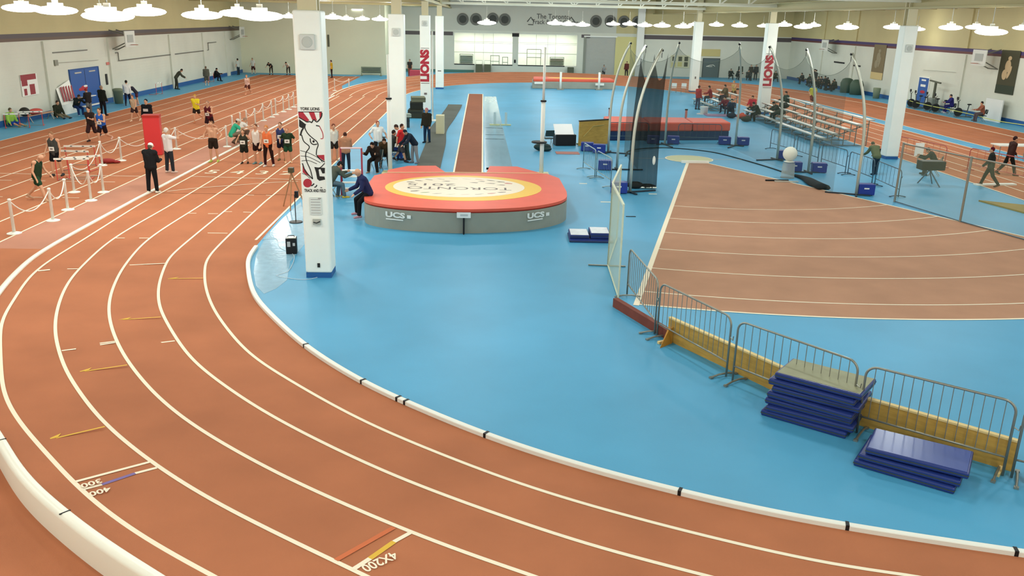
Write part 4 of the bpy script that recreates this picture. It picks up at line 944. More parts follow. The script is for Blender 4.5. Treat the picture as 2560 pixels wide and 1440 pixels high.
def fk(pose, H, seat=None):
    p = POSE[pose] if isinstance(pose, str) else pose
    J = {}; ln = R(p['lean']); s = Vector((0, math.sin(ln), math.cos(ln)))
    def dirf(a, ab, side): a, ab = R(a), R(ab); return Vector((side*math.sin(ab), math.sin(a)*math.cos(ab), -math.cos(a)*math.cos(ab)))
    P = Vector((0,0,0)); J['P'] = P; J['chest'] = P+s*.2; J['N'] = P+s*.30
    hd = ln*.55 + R(p['head']); J['hdir'] = Vector((0, math.sin(hd), math.cos(hd))); J['hfwd'] = Vector((0, math.cos(hd), -math.sin(hd)))
    J['neck'] = J['N']+ s*.005; J['head'] = J['N'] + J['hdir']*.10 + J['hfwd']*.012
    for i, sd in enumerate((1, -1)):
        h = P+Vector((sd*.053,0,-.005)); k = h + dirf(p['hip'][i], p['leg_abd'], sd)*.245
        ca = p['hip'][i]-p['knee'][i]; an = k + dirf(ca, p['leg_abd']*.3, sd)*.235
        ft = R(max(-75, min(25, ca*.75))) if abs(ca) > 30 else 0
        toe = an + Vector((sd*.012, .085*math.cos(ft), -.03 + .085*math.sin(ft)*.8 if ca > -30 else -.07))
        sh = P + s*.275 + Vector((sd*.105,0,0)); el = sh + dirf(p['arm'][i], p['abd'][i], sd)*.178
        wr = el + dirf(p['arm'][i]+p['elb'][i], p['abd'][i]*.2-(14 if p['elb'][i] > 60 else 0), sd)*.148
        for n_, v in zip(('h','k','a','t','s','e','w'), (h,k,an,toe,sh,el,wr)): J[n_+str(i)] = v
    pts = [J[n_+str(i)] for n_ in 'akt' for i in (0,1)] + ([J['w0'], J['w1']] if p['lean'] > 75 else [])
    dz = (-min(min(J['a0'].z, J['a1'].z)-.042, min(J['t0'].z, J['t1'].z)-.016, min(J['k0'].z, J['k1'].z)-.03, J['P'].z-.062)) if seat is None else (seat/H - J['P'].z + .058)
    for n_ in list(J):
        if n_ not in ('hdir','hfwd'): J[n_] = (J[n_]+Vector((0,0,dz)))*H
    J['s'] = s; J['H'] = H
    return J
def remesh(o, vox, smooth=True):
    m_ = o.modifiers.new('skin', 'REMESH'); m_.mode = 'VOXEL'; m_.voxel_size = vox; m_.use_smooth_shade = True
    q = o.modifiers.new('soft', 'SMOOTH'); q.factor = .5; q.iterations = 3
def person(label, at, face, pose='stand', H=1.75, top=None, sleeve='short', bottom=((30,30,34),'long'), shoes=(210,210,205), hair=(50,38,30), skin='light', hat=None, bib=False, seat=None, near=True, group=None, socks=None, bald=False, panel=None, z=0):
    vox = .013 if near else .022
    J = fk(pose, H, seat); h = H; sk = SK[skin]; s = J['s']
    c0 = (J['a0']+J['a1'])/2 if seat is None and pose not in ('floor','floorlong','crouch','kneel') else J['P']
    off = Vector((-c0.x, -c0.y, 0)); 
    for n_ in list(J):
        if isinstance(J[n_], Vector) and n_ not in ('hdir','hfwd','s'): J[n_] = J[n_]+off
    def torso(b, inf=0, low=.0, top_=.25):
        for sd in (1,-1):
            b.cap(J['P']+s*(low*h)+Vector((sd*.042*h,0,0)), J['P']+s*(top_*h)+Vector((sd*.058*h,0,0)), .056*h+inf, .056*h+inf)
        b.cap(J['P']+s*(.1*h), J['P']+s*(.2*h), .06*h+inf, .07*h+inf)
    B = MB(); torso(B)
    B.cap(J['h0'], J['h1'], .058*h, .058*h); B.cap(J['s0'], J['s1'], .043*h, .043*h); B.cap(J['N']-s*(.02*h), J['head'], .031*h, .03*h)
    up, fw = J['hdir'], J['hfwd']; rot = Matrix((Vector((1,0,0)), fw, up)).transposed().to_4x4()
    B.ell(J['head'], (.044*h,.055*h,.066*h), rot=rot); B.cap(J['head']-up*(.035*h)+fw*(.015*h), J['head']-up*(.048*h)+fw*(.03*h), .03*h, .022*h)
    B.cap(J['head']+fw*(.052*h)+up*.002*h, J['head']+fw*(.064*h)-up*(.014*h), .006*h, .009*h)
    for sd in (1,-1): B.ell(J['head']+Vector((sd*.045*h,0,0))-fw*.004*h, (.008*h,.014*h,.02*h), 8, 5, rot=rot)
    for i, sd in enumerate((1,-1)):
        H_, K, A, T, S, E_, W = (J[c+str(i)] for c in 'hkatsew')
        B.cap(H_, K, .05*h, .034*h); B.cap(K, K.lerp(A,.35), .033*h, .033*h); B.cap(K.lerp(A,.35), A, .033*h, .02*h)
        B.cap(A-Vector((0,.02*h,.018*h)), T, .021*h, .016*h); B.cap(A, A-Vector((0,.0,.018*h)), .021*h, .02*h)
        B.cap(S, E_, .029*h, .022*h); B.cap(E_, E_.lerp(W,.3), .022*h, .022*h); B.cap(E_.lerp(W,.3), W, .022*h, .015*h)
        d = (W-E_).normalized(); sx = d.cross(Vector((0,1,0) if abs(d.y) < .9 else (1,0,0))).normalized(); nx = d.cross(sx)
        B.cap(W, W+d*.03*h+sx*.012*h, .015*h, .011*h); B.cap(W, W+d*.03*h-sx*.012*h, .015*h, .011*h)
        for q, (o_, L_) in enumerate(((-.019,.040),(-.0065,.046),(.0065,.044),(.019,.034))):
            b0 = W+d*.042*h+sx*o_*h; k1 = b0+d*L_*.55*h+nx*.004*h; B.cap(b0-d*.01*h, k1, .0062*h, .0058*h, 6); B.cap(k1, k1+d*L_*.42*h+nx*.012*h, .0058*h, .005*h, 6)
        tb = W+d*.012*h-sx*.016*h; B.cap(tb, tb+d*.022*h-sx*.016*h+nx*.006*h, .0075*h, .0065*h, 6); B.cap(tb+d*.022*h-sx*.016*h+nx*.006*h, tb+d*.042*h-sx*.018*h+nx*.012*h, .0065*h, .0055*h, 6)
    o = B.build('person', sk, smooth=True); remesh(o, vox)
    o.location = (at[0], at[1], z); o.rotation_euler = (0,0,R(face)); tag(o, label, 'person', group)
    # clothes
    if top is not None:
        c = MB(); inf = .018 if sleeve != 'jacket' else .03
        torso(c, inf, low=-.01 if sleeve != 'singlet' else .0, top_=.25); c.cap(J['P']-s*.01*h, J['P']+s*(.12*h), .064*h+inf, .064*h+inf)
        if sleeve == 'singlet':
            for sd in (1,-1): c.cap(J['P']+s*(.24*h)+Vector((sd*.055*h,0,0)), J['P']+s*(.29*h)+Vector((sd*.06*h,0,0)), .04*h, .035*h)
        else: c.cap(J['s0'], J['s1'], .043*h+inf, .043*h+inf); c.cap(J['h0'], J['h1'], .058*h+inf, .058*h+inf)
        for i in (0,1):
            S, E_, W = (J[k+str(i)] for k in 'sew')
            if sleeve == 'short': c.cap(S, S.lerp(E_,.6), .03*h+inf, .027*h+inf)
            if sleeve in ('long','jacket'): c.cap(S, E_, .03*h+inf, .023*h+inf); c.cap(E_, E_.lerp(W,.93), .023*h+inf, .017*h+inf*.8)
        if sleeve == 'jacket': c.cap(J['N']-s*.02*h, J['N']+s*.02*h, .045*h, .04*h)
        q = c.build({'singlet':'singlet','short':'shirt','long':'sweatshirt','jacket':'jacket'}[sleeve], cloth(top), o, smooth=True); remesh(q, vox)
    if bottom is not None:
        c = MB(); inf = .014; c.cap(J['h0'], J['h1'], .058*h+inf, .058*h+inf); c.cap(J['P'], J['P']+s*.04*h, .06*h+inf, .055*h+inf)
        for sd in (1,-1): c.cap(J['P']+Vector((sd*.042*h,0,0)), J['P']+s*(.045*h)+Vector((sd*.042*h,0,0)), .056*h+inf, .056*h+inf*.8)
        for i in (0,1):
            H_, K, A = (J[k+str(i)] for k in 'hka')
            if bottom[1] == 'long': c.cap(H_, K, .052*h+inf, .036*h+inf); c.cap(K, A.lerp(K,.06), .036*h+inf, .028*h+inf)
            elif bottom[1] == 'tights': c.cap(H_, K, .052*h+inf, .035*h+inf*.7); c.cap(K, A.lerp(K,.3), .035*h+inf*.7, .025*h+inf*.7)
            else: c.cap(H_, H_.lerp(K,.62 if bottom[1] == 'shorts' else .95), .052*h+inf, .046*h+inf*1.6)
        q = c.build({'long':'trousers','tights':'tights','shorts':'shorts','knee':'long_shorts'}[bottom[1]], cloth(bottom[0]), o, smooth=True); remesh(q, vox)
    for i in (0,1):
        A, T, K = J['a'+str(i)], J['t'+str(i)], J['k'+str(i)]
        if socks: MB().cap(A, A.lerp(K,.45), .028*h, .036*h).build('sock', cloth(socks), o, smooth=True)
        c = MB(); c.cap(A-Vector((0,.025*h,.02*h)), T, .028*h, .022*h); c.cap(A, A-Vector((0,.0,.02*h)), .028*h, .028*h)
        q = c.build('shoe', cloth(shoes), o, smooth=True); remesh(q, vox)
    if not bald and hat is None:
        c = MB(); c.ell(J['head']-fw*.013*h+up*.016*h, (.05*h,.055*h,.062*h), rot=rot); c.build('hair', cloth(hair), o, smooth=True)
    if hat is not None:
        c = MB(); c.ell(J['head']-fw*.004*h+up*.03*h, (.05*h,.06*h,.046*h), rot=rot); c.ell(J['head']+fw*.055*h+up*.03*h, (.036*h,.045*h,.006*h), rot=rot); c.build('cap', cloth(hat), o, smooth=True)
        MB().ell(J['head']-fw*.02*h-up*.005*h, (.046*h,.044*h,.045*h), rot=rot).build('hair', cloth(hair), o, smooth=True)
    if near:
        for sd in (1,-1): MB().ell(J['head']+fw*.05*h+up*.008*h+Vector((sd*.017*h,0,0)), (.0065*h,.005*h,.0045*h), 8, 5, rot=rot).build('eye', INK, o)
        MB().ell(J['head']+fw*.052*h-up*.03*h, (.014*h,.004*h,.004*h), 8, 5, rot=rot).build('mouth', REDINK, o)
    if bib:
        f_ = s.cross(Vector((1,0,0))).normalized(); f_ = -f_ if f_.y < 0 else f_
        c = MB(); c.box(J['P']+s*.1*h+f_*(.078*h+.028), (.2,.012,.15), 0, 0, Matrix((Vector((1,0,0)), f_, s)).transposed().to_4x4()); q = c.build('bib', WHITE, o)
        c = MB(); c.box(J['P']+s*.1*h+f_*(.078*h+.036), (.1,.004,.05), 0, 0, Matrix((Vector((1,0,0)), f_, s)).transposed().to_4x4()); c.build('bib_print', GREYINK, q)
    if panel:                                        # light print across the chest or back
        f_ = Vector((0,1,0))*panel[1]
        c = MB(); c.box(J['P']+s*.17*h+f_*(.078*h+.022), (.24,.012,.13)); c.build('print', cloth(panel[0]), o)
    return o
def F(px, py, z=0): g = G(px, py, z); return (g.x, g.y)
WHT=(232,232,226); BLK=(28,28,30); NAVY=(34,44,78)
# near the bend and the start line
person('elderly bald runner in dark green singlet walking with head down at the left edge', F(95,502), -95, 'walkdown', 1.66, (38,58,40), 'singlet', ((36,66,46),'shorts'), (190,150,120), skin='light', bald=True)
person('runner in black and white singlet standing behind the hurdles on the left', F(146,440), 175, 'stand2', 1.68, (70,70,66), 'singlet', ((26,26,28),'shorts'), (60,60,60), (150,110,80), bib=True)
person('runner in blue singlet with a white bib jogging on the sprint straight', F(266,361), 172, 'jog', 1.74, (44,92,176), 'singlet', ((40,26,28),'shorts'), (220,180,160), (90,70,50), bib=True)
person('dark dressed runner just behind the blue singlet runner', F(238,352), 172, 'jog', 1.66, (52,42,40), 'short', ((60,40,40),'knee'), (60,50,50), (40,30,26))
person('man in black jacket and trousers standing by the blue double door', F(260,289), -20, 'stand', 1.74, (34,38,34), 'jacket', ((30,28,34),'long'), (30,30,30), (150,130,110), near=False)
person('red haired person in dark top beside the white bench at the blue door', F(226,291), 60, 'hold', 1.62, (44,40,40), 'long', ((110,112,112),'long'), (60,60,60), (150,56,50), near=False)
person('person in navy tracksuit sitting on the bench end left of the blue door', (-24.1,52.4), -125, 'sitlean', 1.72, (38,46,46), 'jacket', ((32,56,104),'long'), (190,210,225), (70,56,50), near=False, seat=.42)
person('man in dark jacket and khaki trousers sitting on the floor by the left wall', (-24.4,50.6), -120, 'floorlong', 1.75, (46,50,38), 'jacket', ((132,124,100),'long'), (60,70,80), (60,46,40), near=False)
person('person in lime green jacket and blue shorts sitting at the left edge', (-25.0,46.6), -110, 'floorlong', 1.7, (150,196,80), 'jacket', ((40,72,160),'knee'), (160,150,110), (90,80,60), near=False)
person('person in white sweatshirt and black trousers near the grey bin', F(321,264), 15, 'walk', 1.66, WHT, 'long', ((36,40,58),'long'), (60,60,60), (40,34,30), near=False)
person('bending person in dark top behind the white sweatshirt person', F(345,262), 100, 'bow', 1.5, (48,48,60), 'short', ((90,50,56),'shorts'), (190,150,140), (60,44,40), near=False)
person('pale runner in light shorts crossing the sprint lanes behind the red tower', F(340,303), 170, 'walk', 1.5, (196,170,140), 'singlet', ((60,44,44),'shorts'), (224,190,160), (120,90,70), near=False)
person('person in dark grey looking down by the left wall', (-24.6,71.2), -70, 'bow', 1.78, (74,74,62), 'jacket', ((62,62,52),'long'), (50,50,46), (44,40,36), near=False)
person('person in grey jacket and shorts standing beside the far left wall', F(518,214), 20, 'stand', 1.6, (92,92,80), 'jacket', ((84,84,74),'knee'), (214,204,190), (110,90,74), near=False)
person('person in black sitting among bags beside the far left wall', (-24.3,80.5), -90, 'floor', 1.7, (30,30,32), 'jacket', ((28,30,36),'long'), (40,40,44), (30,28,26), near=False)
person('dark haired person in white top at the far end of the left wall', (-24.6,89.5), 60, 'stand', 1.6, (190,196,186), 'short', ((48,58,64),'long'), (70,70,70), (30,30,30), near=False)
person('person in white top and dark red shorts in the far left corner', (-23.6,91.5), 160, 'stand2', 1.6, (220,218,206), 'short', ((70,36,36),'knee'), (200,196,180), (130,110,90), near=False)
person('left one of two sprinters bent at the start by the end wall', (-21.6,90.6), 170, 'bend', 1.6, (50,46,44), 'short', ((50,44,40),'tights'), (60,50,40), (40,34,30), near=False)
person('right one of two sprinters bent at the start by the end wall', (-19.9,90.8), 172, 'bend', 1.68, (214,212,196), 'short', ((52,44,38),'tights'), (60,50,40), (40,34,30), near=False)
person('runner in pale pink top far down the sprint straight', F(622,236), 175, 'run', 1.62, (224,190,176), 'singlet', ((90,48,40),'shorts'), (220,160,130), (150,110,80), near=False)
person('runner in bright yellow shirt on the sprint straight', F(497,306), 174, 'jog', 1.62, (226,204,50), 'short', ((46,36,30),'shorts'), (200,130,90), (196,150,60), near=False)
person('runner in maroon singlet with a white bib on the sprint straight', F(531,336), 170, 'jog', 1.76, (96,36,42), 'singlet', ((48,26,30),'shorts'), (200,150,120), (150,110,90), bib=True)
person('person in black hoodie with white print standing behind the red tower', F(374,337), 178, 'stand', 1.78, (30,30,34), 'long', ((40,40,46),'long'), (50,50,50), (24,40,52), panel=((206,200,196),1))
person('white haired man in white shirt taking a photo beside the apron', F(426,432), -35, 'photo', 1.74, (226,224,224), 'short', ((44,48,54),'long'), (214,190,176), (220,214,206))
person('official in black with a white cap standing on the outer rail line', F(383,483), -12, 'hold', 1.74, (32,32,34), 'jacket', ((28,28,30),'long'), (214,206,190), (90,80,70), hat=(240,236,226))
person('shirtless runner in black shorts with lime shoes standing on the rail', F(537,405), 178, 'hips', 1.7, None, '', ((46,36,30),'shorts'), (176,190,90), (120,84,60), skin='light')
person('man in teal shirt and grey trousers crouching behind the white posts', F(580,363), -70, 'crouch', 1.75, (58,176,140), 'short', ((124,110,92),'long'), (90,70,60), (80,60,50), hat=(214,210,200))
person('person in white shirt crouching beside the teal shirt man', (-11.7,41.9), -60, 'crouch', 1.7, (230,226,220), 'short', ((110,90,76),'long'), (100,80,70), (160,130,110))
person('young runner in black singlet with a bib, leftmost at the start line', F(613,409), 178, 'hips', 1.42, (52,54,44), 'singlet', ((36,40,34),'shorts'), (60,50,44), (104,84,60), bib=True)
person('runner in white singlet just behind the orange singlet runner', F(646,410), 160, 'stand', 1.66, (222,214,204), 'singlet', ((48,30,28),'shorts'), (110,140,140), (110,70,50))
person('runner in orange singlet with black tights and a bib at the start line', F(674,416), 172, 'stand2', 1.7, (230,120,72), 'singlet', ((44,26,22),'tights'), (226,218,206), (190,120,70), bib=True, socks=(60,26,30))
person('taller runner in white and navy kit behind the dark green runner', F(706,401), 176, 'stand', 1.62, (52,60,100), 'singlet', ((32,34,50),'shorts'), (110,96,60), (120,80,60), bib=True)
person('runner in dark green kit with a bib, rightmost at the start line', F(722,408), 184, 'hips', 1.48, (40,56,38), 'short', ((40,80,56),'shorts'), (226,180,140), (170,110,80), bib=True)
person('runner in white singlet and black shorts partly hidden by the near column', F(836,402), 200, 'stand2', 1.6, (216,210,196), 'singlet', ((48,40,34),'shorts'), (180,140,110), (110,60,46))
person('person in tan jacket and dark trousers behind the red steps', F(866,428), 10, 'hold', 1.56, (176,126,96), 'jacket', ((40,46,58),'long'), (220,216,210), (70,44,36))
person('person in white t-shirt bent low beside the near column', (-6.0,31.5), 60, 'bow', 1.5, (206,208,210), 'short', ((206,208,212),'long'), (200,200,200), (120,90,70))
person('official in grey jacket with black cap sitting by the red steps', (-5.2,29.1), -60, 'sitlean', 1.74, (78,84,74), 'jacket', ((88,108,118),'long'), (206,176,60), (40,36,34), hat=(34,34,36), seat=.46)
person('bald person in navy hoodie sitting on the left edge of the landing mat', (-3.48,26.15), 112, 'padsit', 1.75, (40,46,82), 'jacket', ((28,28,32),'long'), (190,140,150), skin='light', bald=True, seat=.72)
person('official in white shirt and black trousers standing behind the mat', F(946,401), 200, 'hips', 1.7, WHT, 'short', ((34,36,40),'long'), (40,40,40), (150,80,60))
person('person in black with hair tied, sitting left of the left standard', (-4.25,34.6), 165, 'sitlean', 1.72, (44,34,28), 'jacket', ((40,34,30),'long'), (150,130,110), (40,26,22), seat=.45)
person('person in brown top sitting behind the person in black', (-4.0,35.7), 180, 'sitlean', 1.68, (70,54,34), 'long', ((34,32,30),'long'), (60,56,50), (60,40,30), seat=.48)
person('man in red shirt and grey shorts walking behind the mat', F(1000,404), -110, 'walk', 1.66, (214,50,50), 'short', ((72,68,70),'knee'), (60,50,56), (56,36,32))
person('person in blue sitting beside the man in red shirt', (-3.95,37.2), -60, 'sit', 1.7, (60,64,60), 'jacket', ((44,62,120),'long'), (40,50,60), (46,34,30), seat=.45)
person('person in white shirt bending behind the man in red shirt', (-3.25,37.6), 90, 'bow', 1.7, (228,228,230), 'short', ((60,70,66),'long'), (60,60,60), (60,46,40))
person('person in navy coat and grey trousers right of the man in red', F(1038,408), 120, 'bow', 1.62, (38,46,58), 'jacket', ((138,138,140),'long'), (120,120,130), (34,40,50))
person('pink haired person in dark jacket and jeans near the stacked boxes', F(1068,357), 150, 'stand', 1.72, (48,44,34), 'jacket', ((34,56,80),'long'), (40,48,56), (176,110,124))
person('person in dark top and red trousers far off behind the third column', (-7.6,92.2), 180, 'stand', 1.75, (60,58,52), 'short', ((150,80,60),'long'), (90,60,50), (60,50,44), near=False)
person('person in dark clothes at the corner of the end wall', (-9.6,90.4), 90, 'stand', 1.7, (60,64,70), 'jacket', ((50,54,60),'long'), (40,40,44), (40,36,34), near=False)
person('person in yellow and black far behind the near column', (-15.0,88.0), 90, 'stand', 1.7, (190,150,40), 'short', ((50,34,34),'long'), (40,40,44), (60,36,34), near=False)
person('person in grey sitting in front of the shutter door', (13.7,99.3), 180, 'kneel', 1.6, (150,150,146), 'short', ((52,54,54),'long'), (60,60,60), (90,84,80), near=False)
person('person in dark red top at the yellow-lit wall behind the cage', (16.2,98.6), 150, 'stand', 1.7, (96,52,44), 'jacket', ((52,44,44),'long'), (60,54,50), (40,36,34), near=False)
# right half
def crowd(items, group, near=False):
    for lab, at, face, pose, top, bot, hr, seat in items:
        person(lab, at, face, pose, 1.7, top, 'jacket', (bot,'long'), (50,50,52), hr, seat=seat, near=near, group=group)
crowd([('person in black sitting by the grey door, leftmost of the row',(27.9,98.2),180,'floor',(34,36,34),(30,32,32),(30,30,30),None),
       ('person in dark green by the grey door, second of the row',(28.9,97.8),170,'stand',(46,52,42),(36,38,36),(36,34,30),None),
       ('person in dark brown by the grey door, third of the row',(29.9,97.2),190,'stand',(54,46,40),(36,34,34),(40,34,30),None),
       ('person in charcoal by the grey door, fourth of the row',(31.0,96.6),180,'floor',(48,48,50),(34,34,36),(34,32,32),None),
       ('person in olive jacket by the grey door, rightmost of the row',(32.2,95.8),180,'floor',(62,64,46),(40,40,36),(44,38,30),None)],'people gathered by the grey door')
crowd([('person in black crouching just right of the grey door, half hidden by a standing one',(28.4,97.2),200,'crouch',(40,42,40),(34,36,36),(30,28,28),None),
       ('person in dark grey sitting low between the dark green and dark brown people',(29.4,96.6),185,'floor',(58,58,56),(40,42,44),(36,32,30),None),
       ('person in black cap and coat behind the charcoal person near the grey door',(30.6,97.6),175,'stand',(38,38,42),(36,36,40),(24,24,26),None)], 'people gathered by the grey door')
crowd([('person in black sitting on the floor by the right wall, farthest of the row',(34.2,92.5),100,'floor',(36,38,38),(30,32,36),(30,28,28),None),
       ('person in dark green sitting by the right wall beside the farthest one',(34.3,90.5),95,'floor',(44,54,44),(34,36,36),(40,34,30),None),
       ('person in charcoal standing by the right wall among sitting people',(34.1,88.8),100,'stand',(52,52,52),(40,42,46),(34,30,28),None),
       ('person in navy sitting by the right wall before the green boxes',(34.2,87.0),95,'floor',(40,48,70),(32,34,44),(30,28,28),None),
       ('person in black hoodie by the right wall under the basketball frame',(34.2,85.3),90,'floor',(30,30,32),(34,34,38),(26,26,26),None),
       ('person in dark grey lying back by the right wall near the green boxes',(34.1,83.9),90,'floorlong',(50,52,50),(36,38,42),(34,30,28),None),
       ('person in dark olive by the right wall, nearest to the green boxes',(33.9,82.9),95,'floor',(52,54,40),(34,36,36),(36,32,28),None)],'people sitting along the right wall')
crowd([('person in dark grey hoodie sitting by the right wall, before the standing charcoal person',(33.6,88.0),110,'floor',(60,62,62),(40,42,46),(34,30,28),None),
       ('person in black standing by the right wall left of the navy person',(34.4,90.0),80,'stand',(36,38,38),(34,34,38),(30,28,28),None),
       ('person in dark brown crouching by the right wall right of the navy person',(33.7,86.2),100,'crouch',(66,56,46),(44,42,40),(40,34,30),None),
       ('person in black kneeling by the right wall left of the green boxes',(33.6,84.6),100,'kneel',(34,36,38),(36,38,42),(28,26,26),None)], 'people sitting along the right wall')
crowd([('person in red jacket standing at the left end of the bleachers',(15.6,62.6),-60,'stand',(164,52,52),(70,72,92),(84,50,40),None),
       ('person in dark red jacket beside the left end of the bleachers',(17.0,64.4),75,'sit',(140,46,50),(60,60,70),(50,36,30),.7),
       ('person in brown top sitting in the middle of the red jacket group',(17.6,62.4),100,'sit',(104,84,60),(64,56,60),(60,44,36),.94),
       ('person in maroon sitting on the floor by the red jacket group',(17.0,60.2),140,'floor',(110,40,52),(46,48,66),(50,34,30),None),
       ('person in bright red top sitting close to the middle right column',(18.6,59.3),150,'sit',(196,44,60),(48,60,52),(58,40,30),.45),
       ('person in dark blue sitting in front of the red jacket group',(16.9,58.4),160,'floor',(40,50,72),(36,40,54),(44,34,30),None)], 'team in red beside the bleachers')
person('runner in tan top on the far right bend behind the red group', (20.6,70.5), 120, 'run', 1.75, (190,160,90), 'singlet', ((88,62,40),'shorts'), (200,150,110), (170,130,80), near=False)
person('runner in yellow shirt and dark red shorts on the outer right straight', F(2026,264), 175, 'run', 1.78, (176,182,70), 'short', ((96,34,30),'knee'), (140,110,80), (80,70,40), near=False)
person('person in dark green sitting on the bleacher end near the middle right column', (20.4,57.6), 100, 'sit', 1.72, (40,60,50), 'jacket', ((52,46,44),'long'), (50,50,50), (50,40,34), near=False, seat=.9)
person('person in black on the lowest bleacher seat, left of the bags', (17.9,55.6), 100, 'sitlean', 1.72, (44,48,40), 'jacket', ((40,44,40),'long'), (60,60,60), (40,34,30), near=False, seat=.45)
person('person in charcoal on the bleachers behind the cage net', (18.6,53.8), 95, 'sitlean', 1.72, (52,54,48), 'jacket', ((40,44,44),'long'), (60,60,60), (34,30,28), near=False, seat=.65)
person('person in black coat with dark red hair walking at the right edge', F(2472,466), 60, 'walk', 1.6, (44,46,42), 'jacket', ((36,30,28),'long'), (70,40,36), (84,20,34))
person('person in dark brown jacket standing on the right straight at the edge', F(2513,438), -100, 'walk', 1.72, (62,40,36), 'jacket', ((28,32,30),'long'), (60,40,36), (50,30,30))
person('person sitting at the fence with a black coat on the chair, right side', (19.3,35.6), 60, 'sitlean', 1.6, (50,52,48), 'jacket', ((70,74,74),'long'), (60,70,70), (60,54,50), seat=.45)
person('person in grey green coat standing by the right column, seen from behind', F(2186,437), 10, 'bow', 1.5, (104,112,84), 'jacket', ((40,58,72),'long'), (40,52,66), (96,100,80))
person('person in deep blue tracksuit sitting by the exercise bikes', (34.0,61.9), 80, 'sit', 1.7, (44,44,110), 'jacket', ((40,42,100),'long'), (200,190,190), (60,60,64), near=False, seat=.6)
person('person in red brown top by the white screen at the right edge', (33.8,57.5), 80, 'sit', 1.7, (150,90,70), 'long', ((90,80,84),'long'), (90,80,80), (50,40,40), near=False, seat=.5)

# ================================================================ OTHER THINGS
CHD = mat('chair_dark', (40,60,62), .6)
for loc, rz, lab in [((-4.25,34.62,0),-15,'dark folding chair under the person in black by the left standard'),((-4.0,35.72,0),0,'dark folding chair under the person in brown behind the mat'),((-3.95,37.2,0),120,'dark folding chair under the person in blue behind the mat'),((-5.2,29.1,0),120,'dark folding chair under the official in the grey jacket'),((19.3,35.6,0),-120,'dull folding chair under the person at the net fence'),((34.0,61.9,0),-100,'dark folding chair under the person in the blue tracksuit'),((33.8,57.5,0),-100,'dark folding chair by the white screen under the person in red brown'),
                     ((18.6,59.3,0),-30,'dark folding chair under the person in bright red by the column')]:
    folding_chair('folding_chair', lab, loc, R(rz), CHD)
def stanchion(n_, p, lab, grp):
    pass
sp_px = [(36,584),(133,552),(170,525),(228,502),(259,481),(186,481),(256,414),(304,402),(392,383),(442,373),(568,367),(583,338),(603,329),(618,322),(639,316),(659,302),(680,293),(690,287),(709,280),(723,274),(735,268),(837,227),(873,227)]
sdesc = ['nearest, at the left edge','second from the left edge','third from the left edge','in front of the hurdles, fourth from the left','right of the hurdles by the apron line','just in front of the white hurdles','behind the hurdles','beside the red bag on the lanes','in front of the red tower','right of the man taking a photo','beside the crouching teal shirt man','behind the teal shirt man','behind the crouching white shirt person','right of the crouching pair','behind the orange runner, left one','behind the orange runner, right one','halfway to the near column, left of a close pair','halfway to the near column, right of a close pair','third before the near column','second before the near column','right beside the near column','first beyond the near column','last beyond the near column']
first = None; spos = []
for (px, py), ds in zip(sp_px, sdesc):
    g = G(px, py); spos.append(g)
    if first is None:
        first = t = thing('stanchion', '', 'stanchion', g); MB().lathe([(.19,0),(.19,.018),(.14,.035),(.05,.055)], n=24).build('base', WHITE, t, smooth=False); MB().lathe([(.042,.04),(.042,.93),(.05,.94),(.05,.97),(.03,.99)], n=14).build('post', WHITE, t, smooth=True)
    else: t = copy_tree(first); t.location = g
    t.name = 'stanchion'; tag(t, 'white plastic stanchion post, %s' % ds, 'stanchion', 'white stanchion posts along the apron')
def chain(i, j, sag, lab):
    a, b_ = spos[i]+Vector((0,0,.93)), spos[j]+Vector((0,0,.93)); c = [a.lerp(b_,k/16)-Vector((0,0,sag*4*(k/16)*(1-k/16))) for k in range(17)]
    tag(MB().tube(c, .016, 5).build('plastic_chain', WHITE), lab.replace('hanging from the post','from the post'), 'chain', 'white chains between the stanchions')
order = [(0,1,.45),(1,2,.4),(3,5,.5),(4,3,.45),(5,6,.5),(6,7,.5),(7,8,.45),(8,9,.4),(9,10,.5),(13,14,.25),(14,15,.25),(15,16,.25),(17,18,.2),(18,19,.2),(19,20,.2),(21,22,.2)]
for i, j, s_ in order: chain(i, j, s_, 'white plastic chain hanging from the post %s' % sdesc[i])
# hurdles
HR = mat('hurdle_red', (206,78,70), .5)
def hurdle(lab, loc, rz, h_=.84, w_=1.18, frame=None, grp=None):
    loc = Vector(loc); loc.x = max(loc.x, XL+1.0); t = thing('hurdle', lab, 'hurdle', loc, R(rz), grp); frame = frame or HR
    q = MB().bx((-w_/2,-.015,h_-.07),(w_/2,.015,h_))
    for x in (-.35,.1,.4): q.bx((x,-.018,h_-.05),(x+.08,-.014,h_-.02), 1)
    q.build('top_bar', [WHITE, INK], t)
    for sx in (-1,1): q = MB(); q.tube([(sx*w_*.46,0,h_-.04),(sx*w_*.46,0,.03),(sx*w_*.46,.62,.03)], .018, 6); q.build('leg', frame, t)
    MB().tube([(-w_*.46,.02,.06),(w_*.46,.02,.06)], .014, 6).build('base_bar', STEEL, t)
for lab, p, rz in [('red legged hurdle, nearest left of the group on the sprint lanes',(185,452),10),('red legged hurdle, in the middle of the group on the sprint lanes',(190,430),-4),('red legged hurdle, farthest of the group on the sprint lanes',(205,416),6),('red legged hurdle with a tilted bar, right of the group on the sprint lanes',(215,446),35)]:
    hurdle(lab, G(*p), rz, grp='hurdles on the sprint lanes')
for lab, p, rz in [('white barred hurdle on the blue floor at the left edge',(45,322),25),('white barred hurdle before the bench, beside the one at the left edge',(80,316),20)]: hurdle(lab, G(*p), rz, .8, grp='hurdles on the blue floor')
for lab, p in [('red hurdle leaning by the left wall behind the bending person',(362,236)),('red hurdle by the left wall beside the grey jacket person',(490,205))]: hurdle(lab, G(*p), 80, .9, .9)
